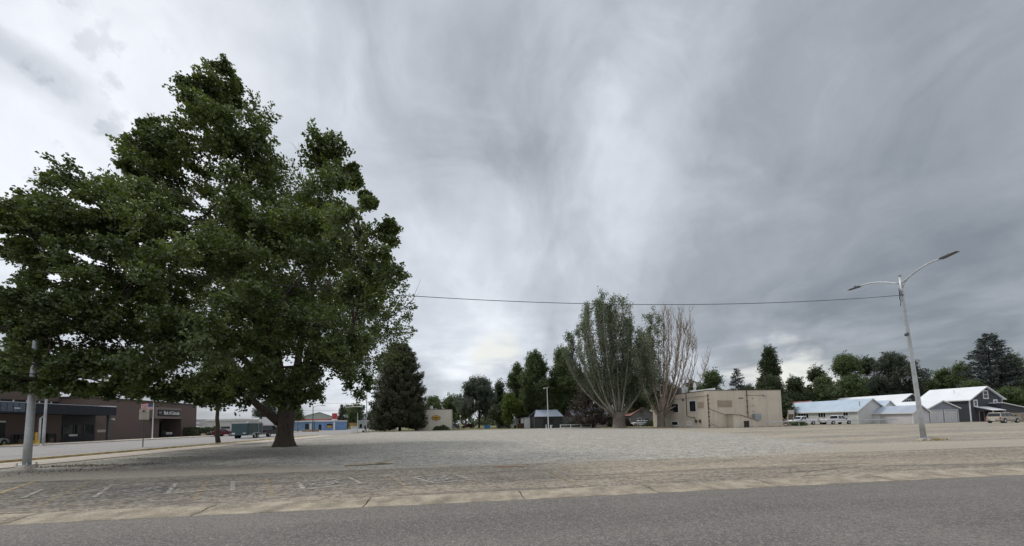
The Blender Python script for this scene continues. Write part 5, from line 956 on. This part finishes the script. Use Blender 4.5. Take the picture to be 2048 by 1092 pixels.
# ------------------------------------------------------------------ street sign on the left
p = G(285.5, 34.6); ss = thing('street_sign', p, 0, 'two stacked white notice plates on a thin post by the yellow kerb', 'street sign')
MB().box(-.035, .035, -.03, .03, 0, 3.42).build('post', M['dsteel'], ss)
def plate(z0, z1, nm): 
    o = MB().box(-.33, .33, -.06, -.035, z0, z1).build(nm, M['creamw'], ss, bevel=.01); f = MB().box(-.33, .33, -.063, -.0605, z1 - .025, z1 - .002).box(-.33, .33, -.063, -.0605, z0 + .002, z0 + .025); f.build('border', M['concrete'], o); return o
o1 = plate(3.12, 3.43, 'arrow_plate'); o2 = plate(2.50, 3.10, 'notice_plate')
text('lettering', '\u2190', .3, M['brown'], o1, (0, -.075, 3.275), (R(90), 0, 0), .01)
for i, w_ in enumerate((.44, .5, .4, .46)): MB().box(-w_ / 2, w_ / 2, -.07, -.063, 2.56 + .13 * i, 2.62 + .13 * i).build('text_line', M['concrete'], o2)
ss.rotation_euler = (0, 0, R(40))
# ------------------------------------------------------------------ bank: faces +X (the side street)
BX = -54.1
def atx(px, X_):                                   # y on the plane x = X_ seen in column px
    d = ray(px, hor(px)); return X_ * d.y / d.x
yA = atx(392, BX); yB = atx(178, BX); yC = atx(-60, BX)
bk = thing('bank_building', (BX, 0, 0), 0, 'brown brick bank behind the big tree with dark canopy and black name sign', 'bank')
ent0, ent1 = atx(318, BX), atx(362, BX); TH = 6.5
w_ = MB().box(-20, 0, yB, ent0, 0, TH).box(-20, 0, ent1, yA, 0, TH).box(-20, 0, ent0 + .001, ent1 - .001, 3.6, TH).box(-20, -3.2, ent0 + .001, ent1 - .001, 0, 3.599).box(-20, -4, yC, yB - .002, 0, 5.2); w_.build('brick_wall', M['brick'], bk)
MB().box(-20, .12, yB - .1, yA + .12, TH + .002, TH + .22).build('parapet', M['coping'], bk)
MB().box(-4.6, -3.9, yC, yB - .12, 5.9, 8.0).build('upper_wall', M['brick'], bk)
MB().box(-4.3, -3.95, yC, yB - .2, 5.203, 5.88).build('clerestory', M['dark'], bk); f = MB(); [f.box(-3.94, -3.86, y_, y_ + .12, 5.21, 5.87) for y_ in np.arange(yC, yB - .4, 1.6)]; f.build('clerestory_mullions', M['trim'], bk); MB().box(-3.85, -3.7, atx(128, -58), atx(141, -58), 5.0, 6.6).build('tan_panel', M['tanpanel'], bk)
e_ = MB().box(.003, 1.1, atx(309, BX + 1), atx(360, BX + 1), 3.55, 5.6); e_.build('entrance_fascia', pm('taupe_panel', (.20, .165, .15), .85, .08), bk)
sy0, sy1 = atx(314, BX + 1.1), atx(359, BX + 1.1); o = MB().box(1.103, 1.2, sy0, sy1, 4.0, 5.15).build('name_sign', M['black'], bk)
text('lettering', 'Bank of Colorado', .92, M['white'], o, (1.22, (sy0 + sy1) / 2 + .5, 4.58), (R(90), 0, R(90)), .02, (sy1 - sy0 - 1.3) / 7.2)
MB().box(1.203, 1.22, sy0 + .25, sy0 + .55, 4.5, 4.62).box(1.203, 1.22, sy0 + .3, sy0 + .5, 4.63, 4.75).box(1.203, 1.22, sy0 + .75, sy0 + .79, 4.3, 4.9).build('emblem', M['pink'], o)
o = MB().box(-3.15, -3.05, ent0 + .6, ent1 - .6, 0, 3.0).build('entrance_glazing', GLASS, bk); f = MB(); [f.box(-3.04, -2.96, y_, y_ + .1, 0, 3.0) for y_ in np.linspace(ent0 + .5, ent1 - .6, 4)]; f.build('door_frame', M['dsteel'], o)
# canopy over the drive-through
CXp = -50.2; c0, c1, c2 = atx(-60, CXp), atx(47, CXp), atx(231, CXp)
ca = MB().box(BX + .01 - BX, CXp - BX, c0, c2, 3.78, 5.02); ca.build('canopy', M['fascia'], bk); MB().box(.5, CXp - BX - .3, c0 + .3, c2 - .3, 5.021, 5.10).build('canopy_roof', M['white'], bk); MB().box(CXp - BX - 1.2, CXp - BX + .02, atx(212, CXp), c2 - .05, 5.021, 5.16).build('roof_edge', M['white'], bk)
f = MB(); ys = np.linspace(c0, c1, 9); [f.box(CXp - BX + .003, CXp - BX + .05, a + .03, b2 - .03, 3.95, 4.97) for a, b2 in zip(ys, ys[1:])]; o = f.build('sign_panels', M['slatep'], bk); MB().box(CXp - BX + .055, CXp - BX + .07, ys[-3] + .1, ys[-3] + .7, 4.3, 4.42).build('emblem', M['white'], o)
for px in (75, 215): y_ = atx(px, CXp - .6); MB().box(CXp - BX - .8, CXp - BX - .5, y_, y_ + .3, 0, 3.779).build('canopy_column', M['brick'] if px != 215 else M['dsteel'], bk)
# drive-up wall (recessed brick) and glazed bay
yw0, yw1 = atx(-60, -53), atx(122, -53); MB().box(.02, 1.1, yw0, yw1, 0, 3.77).build('drive_up_wall', M['brick'], bk); yg = atx(190, -53)
MB().box(.02, 1.1, yw1 + .003, yg, 0, 3.77).build('teller_bay', M['dark'], bk); o = MB().box(1.103, 1.14, yw1 + .2, yg - .2, 1.15, 2.45).build('teller_window', GLASS, bk); f = MB(); [f.box(1.145, 1.19, y_, y_ + .08, 1.15, 2.45) for y_ in np.linspace(yw1 + .2, yg - .3, 4)]; f.build('window_mullions', M['dsteel'], o)
MB().box(1.15, 1.2, yw1 + 1.0, yw1 + 2.2, .85, 1.12).build('notice', M['white'], bk); MB().box(.003, .8, yg + .3, atx(217, -53.5), 0, 2.2).build('night_safe', M['brick'], bk); MB().box(.803, .83, yg + .7, yg + 2.3, 1.3, 1.7).build('safe_sign', M['wood'], bk); MB().disc((.3, atx(222, -54), 3.3), (1, 0, 0), .14, .35, 10).build('wall_lamp', M['white'], bk)
yd = atx(-10, -53); MB().box(1.103, 1.16, yd, atx(9, -53), 0, 2.7).build('side_door', M['black'], bk); MB().box(1.103, 1.18, yd, atx(9, -53), 2.75, 2.95).build('door_header', M['white'], bk)
# bollards and teller machines under the canopy
for i, px in enumerate((24, 32.5, 97, 112)):
    y_ = atx(px, -52); b = thing('bollard', (-52, y_, 0), 0, ['black bollard nearest the bank side door', 'second black bollard by the bank side door', 'black bollard right of the farther lamp post', 'black bollard beside the dark teller bay'][i], 'bollard', 'black bollards under the canopy'); MB().tube([(0, 0, 0), (0, 0, 1.15), (0, 0, 1.22)], [.09, .09, .05], 10).build('post', M['black'], b); MB().disc((0, 0, .01), (0, 0, 1), .14, .02, 12).build('collar', M['concrete'], b)
for i, px in enumerate((40, 101)):
    y_ = atx(px, -52.3); b = thing('teller_station', (-52.3, y_, 0), 0, ['drive-up teller station near the left bollards', 'drive-up teller station right of the farther lamp post'][i], 'teller station', 'drive-up teller stations'); MB().box(-.25, .25, -.3, .3, 0, .75).build('pedestal', M['brick'], b); MB().box(-.28, .28, -.34, .34, .753, 1.3).build('machine', M['black'], b)
b = thing('bollard', (-50.4, atx(73, -50.4), 0), 0, 'stout yellow guard post with a footing by the nearest lamp post', 'bollard'); MB().frustum((-.32, .32, -.32, .32), (-.15, .15, -.15, .15), 0, .55).build('footing', M['yel'], b); MB().tube([(0, 0, .55), (0, 0, 1.5)], .13, 10).build('post', M['yel'], b)
for i, (a, b2) in enumerate([(8, 60), (92, 103)]): y0, y1 = atx(a, -50.9), atx(b2, -50.9); tag(MB().box(-51.1, -50.9, y0, y1, 0, .18).build('yellow_wheel_stop', M['yel'], bevel=.02), ['long yellow kerb edge under the left of the canopy', 'short yellow kerb edge right of the farther lamp post'][i], 'kerb edge')
pl = thing('canopy_pipe', (-50.6, atx(79, -50.6), 0), 0, 'pale vertical drainpipe under the canopy behind the farther lamp post', 'pipe'); MB().tube([(0, 0, 0), (0, 0, 3.2), (.0, .4, 3.55)], .10, 8).build('pipe', M['white'], pl); MB().disc((0, 0, .05), (0, 0, 1), .16, .1, 10).build('foot', M['concrete'], pl)
# flagpole and flag
yf = atx(305, -49.5); fp = thing('flagpole', (-49.5, yf, 0), 0, 'white flagpole in front of the bank entrance', 'flagpole'); Hf = 6.0; MB().tube([(0, 0, 0), (0, 0, Hf)], [.09, .05], 10).build('pole', M['white'], fp); MB().tube([(0, 0, 0), (0, 0, .25)], [.22, .12], 12).build('base', M['white'], fp); MB().disc((0, 0, Hf + .07), (0, 0, 1), .08, .14, 8).build('finial', M['yel'], fp)
nx_, nz_ = 26, 13; v_ = []; fw_, fh_ = 2.0, 1.05
for j in range(nz_ + 1):
    for i in range(nx_ + 1):
        u = i / nx_; v = j / nz_; v_.append((-.06 - fw_ * u * .92, .16 * math.sin(u * 9 + v) * u + .1 * u, Hf - .1 - fh_ * v - .22 * u * u + (v - .5) * -.35 * u * (1 - v)))
fl_ = MB(); fl_.add(v_, []); 
for j in range(nz_):
    for i in range(nx_):
        k_ = j * (nx_ + 1) + i; fl_.f.append((k_, k_ + 1, k_ + nx_ + 2, k_ + nx_ + 1)); fl_.mi.append(2 if (i < 10 and j < 7) else (0 if j % 2 == 0 else 1))
for j in range(5):
    for i in range(6):
        u = (.18 + i * .062) * .9 - .1; v = .06 + j * .095; c_ = Vector((-.06 - fw_ * u * .92, .16 * math.sin(u * 9 + v) * u + .1 * u - .012, Hf - .1 - fh_ * v - .22 * u * u + (v - .5) * -.35 * u * (1 - v)))
        pts = [c_ + Vector((math.cos(a) * r_, 0, math.sin(a) * r_)) for a, r_ in [(math.pi / 2 + k_ * math.pi / 5, .028 if k_ % 2 == 0 else .012) for k_ in range(10)]]; fl_.add(pts, [tuple(range(10))], 1)
fo = fl_.build('flag', [pm('flag_red', (.42, .04, .05), .8), pm('flag_white', (.65, .65, .65), .8), pm('flag_blue', (.02, .03, .10), .8)], None, smooth=True); fo.location = (-49.5, yf, 0); tag(fo, 'American flag flying left from the white flagpole', 'flag')
# things right of the bank: benches, rocks, sign on Y-post
bp = thing('bench', (-50.5, atx(341, -50.5), .13), R(90), 'small dark bench beside the bank entrance', 'bench'); MB().box(-.7, .7, -.2, .2, .42, .48).build('seat', M['black'], bp); MB().box(-.7, .7, .16, .2, .5, .9).build('backrest', M['grey'], bp); [MB().box(x_, x_ + .06, -.2, .2, 0, .419).build('leg', M['black'], bp) for x_ in (-.65, .6)]
bp = thing('planter', (-51.5, atx(331, -51.5), .13), 0, 'dark round planter by the bank door', 'planter'); MB().tube([(0, 0, 0), (0, 0, .6)], [.25, .34], 12).build('pot', M['black'], bp); o = leaves('plant', rng.normal(size=(120, 3)) * .18 + np.array([0, 0, .75]), .16, L_DARK, bp, rng.random(120))
b = thing('bollard', (-49.3, atx(386, -49.3), .13), 0, 'thin dark bollard in front of the clipped hedge', 'bollard'); MB().tube([(0, 0, 0), (0, 0, 1.0)], .07, 8).build('post', M['black'], b); MB().disc((0, 0, 1.03), (0, 0, 1), .09, .06, 8).build('cap', M['black'], b)
for i, (px, s_) in enumerate([(397, 1.0), (405, 1.15), (409, .8)]):
    p = G(px, 78 + i); n = 60; u = unit(n); me_ = MB(); import bmesh
    bm = bmesh.new(); bmesh.ops.create_icosphere(bm, subdivisions=2, radius=.75 * s_)
    for v in bm.verts: v.co *= 1 + random.uniform(-.16, .16); v.co.z = max(-.1, v.co.z * .7)
    me2 = bpy.data.meshes.new('boulder'); bm.to_mesh(me2); bm.free(); me2.materials.append(M['rock']); o = bpy.data.objects.new('boulder', me2); col.objects.link(o); o.location = p; tag(o, ['tan boulder between the two clipped hedges', 'larger tan boulder left of the right-hand hedge', 'small tan boulder beside the right-hand hedge'][i], 'boulder', 'boulders by the bank')
ys_ = thing('sign_board', G(399, 84), 0, 'white sign board on a slanting post above the boulders', 'sign'); MB().tube([(-.2, 0, 0), (.4, 0, 2.2)], .12, 8).build('post', M['white'], ys_); MB().box(-.7, 1.2, -.1, .1, 2.9, 3.6).box(-.9, 1.6, -.1, .1, 2.1, 2.75).build('board', M['white'], ys_)
# far left shops behind the trailer
def shop(name, label, px0, px1, D, h, wall, roofm, cat='building', depth=10, parts=(), lip=.25, stripe=None, rz=-8.6):
    p0, p1 = G(px0, D), G(px1, D); w_ = (p1 - p0).length; root = thing(name, p0, math.atan2((p1 - p0).y, (p1 - p0).x), label, cat); MB().box(0, w_, 0, depth, 0, h).build('wall', wall, root)
    MB().box(-.1, w_ + .1, -.35, depth + .1, h + .002, h + lip).build('roof', roofm, root)
    for (f0, f1, z0, z1, m_, nm) in parts: MB().box(w_ * f0, w_ * f1, -.07, -.003, z0, z1).build(nm, m_, root)
    if stripe: MB().box(-.12, w_ + .12, -.40, -.353, h - .05, h + lip + .02).build('fascia', stripe, root)
    return root, w_
shop('blue_shop', 'bright blue single-storey shop down the side street', 588, 670, 140, 3.2, M['blue'], M['white'], parts=[(.27, .36, 0, 2.6, M['dark'], 'doorway'), (.38, .43, 0, 2.7, M['trim'], 'pillar'), (.06, .14, .6, 2.2, M['grey'], 'window'), (.74, .77, 0, 3.1, M['purp'], 'purple_panel'), (.80, .94, .9, 2.4, GLASS, 'shop_window'), (.81, .93, 1.0, 1.7, M['yel'], 'window_poster'), (.60, .67, 0, 2.2, GLASS, 'door'), (.96, 1.0, 0, 3.1, M['trim'], 'corner_post')], lip=.5)
r_, w_ = shop('awning_shop', 'low shop with a dark red roof band behind the blue shop', 584, 655, 150, 4.1, M['white'], M['redp'], lip=.35, depth=6)
gw = thing('warehouse', G(604, 175), 0, 'large pale grey gabled warehouse behind the blue shop', 'warehouse'); ww = 62 * 175 / F_PX; MB().prism([(0, 0), (ww, 0), (ww, 5.6), (ww / 2 + .5, 8.0), (0, 6.2)], 0, 30, 'xz').build('wall', M['sage'], gw)
MB().add(*slab([(-.4, -.4, 6.2), (ww / 2 + .5, -.4, 8.2), (ww / 2 + .5, 30, 8.2), (-.4, 30, 6.2)], .15)).add(*slab([(ww / 2 + .51, -.4, 8.2), (ww + .5, -.4, 5.6), (ww + 3.5, 30, 5.6), (ww / 2 + .51, 30, 8.2)], .15)).build('roof', M['wroof'], gw); MB().box(ww * .78, ww * .9, -.08, -.003, 2.8, 4.6).build('window', GLASS, gw)
rs = thing('pylon_sign', G(669, 150), 0, 'red round-cornered sign on a white post right of the blue shop', 'sign'); MB().box(-.25, .25, -.15, .15, 0, 4.2).build('post', M['white'], rs); MB().box(-1.0, 1.0, -.2, .2, 4.3, 6.6).build('panel', M['redp'], rs, bevel=.25); MB().disc((0, -.23, 5.5), (0, 1, 0), .7, .04, 20).build('disc', M['carr'], rs); MB().disc((0, -.27, 5.5), (0, 1, 0), .45, .03, 20).build('inner_disc', M['redp'], rs); MB().box(-1.0, 1.0, -.2, .2, 3.9, 4.25).build('lower_panel', M['white'], rs)
pw = thing('planter_wall', G(604, 112), 0, 'low brownish planter wall in front of the blue shop', 'wall'); MB().box(0, 4.6, 0, .4, 0, .6).build('wall', M['rock'], pw); MB().box(-.05, 4.65, -.05, .45, .602, .68).build('cap', M['concrete'], pw)
sx2, w_ = shop('sage_shop', 'pale sage-green shop at the end of the side street', 716, 748, 175, 3.6, M['sage'], M['white'], parts=[(.1, .25, .5, 2.2, GLASS, 'window'), (.5, .65, .4, 2.6, M['brown'], 'door'), (.75, .9, .8, 2.3, GLASS, 'window')])
shop('ochre_shop', 'small ochre-yellow shop front right of the small street spruce', 689, 700, 170, 2.8, M['ochre'], M['brnroof'], parts=[(.3, .6, 0, 2, M['dark'], 'door')])
shop('pink_building', 'pale pink building at the far end behind the corner pole', 738, 760, 195, 3.8, M['pink'], M['white'], parts=[(.2, .35, 1, 2.6, M['dark'], 'window')])
ah = thing('arched_hall', G(717, 205), 0, 'far hall with a white arched roof at the end of the side street', 'hall'); n = 12; MB().prism([(0, 0), (7, 0), (7, 5)] + [(3.5 + 3.5 * math.cos(a), 5 + 2.4 * math.sin(a)) for a in np.linspace(.1, math.pi - .1, n)] + [(0, 5)], 0, 20, 'xz').build('roof', M['white'], ah); MB().box(1, 6, -.1, -.003, 0, 4).build('front_wall', M['grey'], ah)
shop('grey_store', 'low whitish store behind the small street tree', 398, 470, 105, 3.6, M['siding'], M['white'], parts=[(.15, .3, .5, 2.0, GLASS, 'window'), (.4, .5, 0, 2.2, M['brown'], 'door'), (.6, .85, .6, 2.0, GLASS, 'window')], lip=.5)
gable_house('bungalow', 'beige bungalow with a porch seen above the dark pickup', 520, 96, 4.5, 8, 3.0, 4.3, M['pink'], M['groof'], 'house')
bx_ = thing('billboard', G(523.5, 86), 0, 'plain white board above the front of the teal trailer', 'sign'); MB().box(0, 2.8, -.06, .06, 2.2, 3.9).build('board', M['white'], bx_); [MB().box(x_, x_ + .12, .061, .16, 0, 3.6).build('post', M['galv'], bx_) for x_ in (.3, 2.3)]
cable('street_cable', (-60, 130, 9.5), (-12, 122, 9.0), .6, .03, 'upper thin cable over the far end of the side street', 'thin cables over the side street'); cable('street_cable', (-60, 128, 7.0), (-12, 124, 6.8), .5, .03, 'lower thin cable over the far end of the side street', 'thin cables over the side street')
# ------------------------------------------------------------------ person in black with a small dark bag by the corner pole
def person(p, label, rz):
    bm = bmesh.new(); J = dict(pel=(0, 0, .92), lh=(-.09, 0, .88), rh=(.09, 0, .88), lk=(-.10, -.03, .50), rk=(.11, .03, .50), la=(-.11, .03, .09), ra=(.13, .0, .09), lt=(-.11, -.10, .04), rt=(.14, -.13, .04), sp=(0, -.01, 1.15), ch=(0, -.02, 1.35), nk=(0, -.02, 1.50), hd=(0, -.03, 1.60), ht=(0, -.03, 1.72), ls=(-.18, -.02, 1.42), rs=(.18, -.02, 1.42), le=(-.24, .0, 1.16), re=(.25, -.04, 1.16), lw=(-.25, -.12, .95), rw=(.25, -.15, .95), lf=(-.25, -.15, .86), rf=(.25, -.18, .86))
    Rr = dict(pel=.14, lh=.10, rh=.10, lk=.065, rk=.065, la=.045, ra=.045, lt=.04, rt=.04, sp=.13, ch=.14, nk=.055, hd=.085, ht=.07, ls=.065, rs=.065, le=.045, re=.045, lw=.033, rw=.033, lf=.028, rf=.028)
    E = [('pel', 'lh'), ('pel', 'rh'), ('lh', 'lk'), ('rh', 'rk'), ('lk', 'la'), ('rk', 'ra'), ('la', 'lt'), ('ra', 'rt'), ('pel', 'sp'), ('sp', 'ch'), ('ch', 'nk'), ('nk', 'hd'), ('hd', 'ht'), ('ch', 'ls'), ('ch', 'rs'), ('ls', 'le'), ('rs', 're'), ('le', 'lw'), ('re', 'rw'), ('lw', 'lf'), ('rw', 'rf')]
    ks = list(J); me_ = bpy.data.meshes.new('person'); me_.from_pydata([J[k_] for k_ in ks], [(ks.index(a), ks.index(b2)) for a, b2 in E], []); o = bpy.data.objects.new('person', me_); col.objects.link(o)
    sk = o.modifiers.new('skin', 'SKIN'); 
    for i, k_ in enumerate(ks): me_.skin_vertices[0].data[i].radius = (Rr[k_], Rr[k_])
    me_.skin_vertices[0].data[0].use_root = True; o.modifiers.new('sub', 'SUBSURF').levels = 1; o.modifiers['sub'].render_levels = 1; me_.materials.append(M['cloth']); o.location = p; o.rotation_euler = (0, 0, rz); bm.free()
    MB().disc((0, -.09, 1.63), (0, 1, .1), .07, .05, 10).build('face', M['skin'], o); tag(o, label, 'person'); return o
person(G(730.5, 92), 'person in black clothes standing by the tall corner pole', R(30))
bg_ = thing('bag', G(726.5, 91), 0, 'small dark bag on the ground beside the person in black', 'bag'); MB().box(-.22, .22, -.14, .14, 0, .38).build('bag_body', M['cloth'], bg_, bevel=.06); MB().tube([(-.12, 0, .38), (0, 0, .55), (.12, 0, .38)], .02, 5).build('handle', M['black'], bg_)
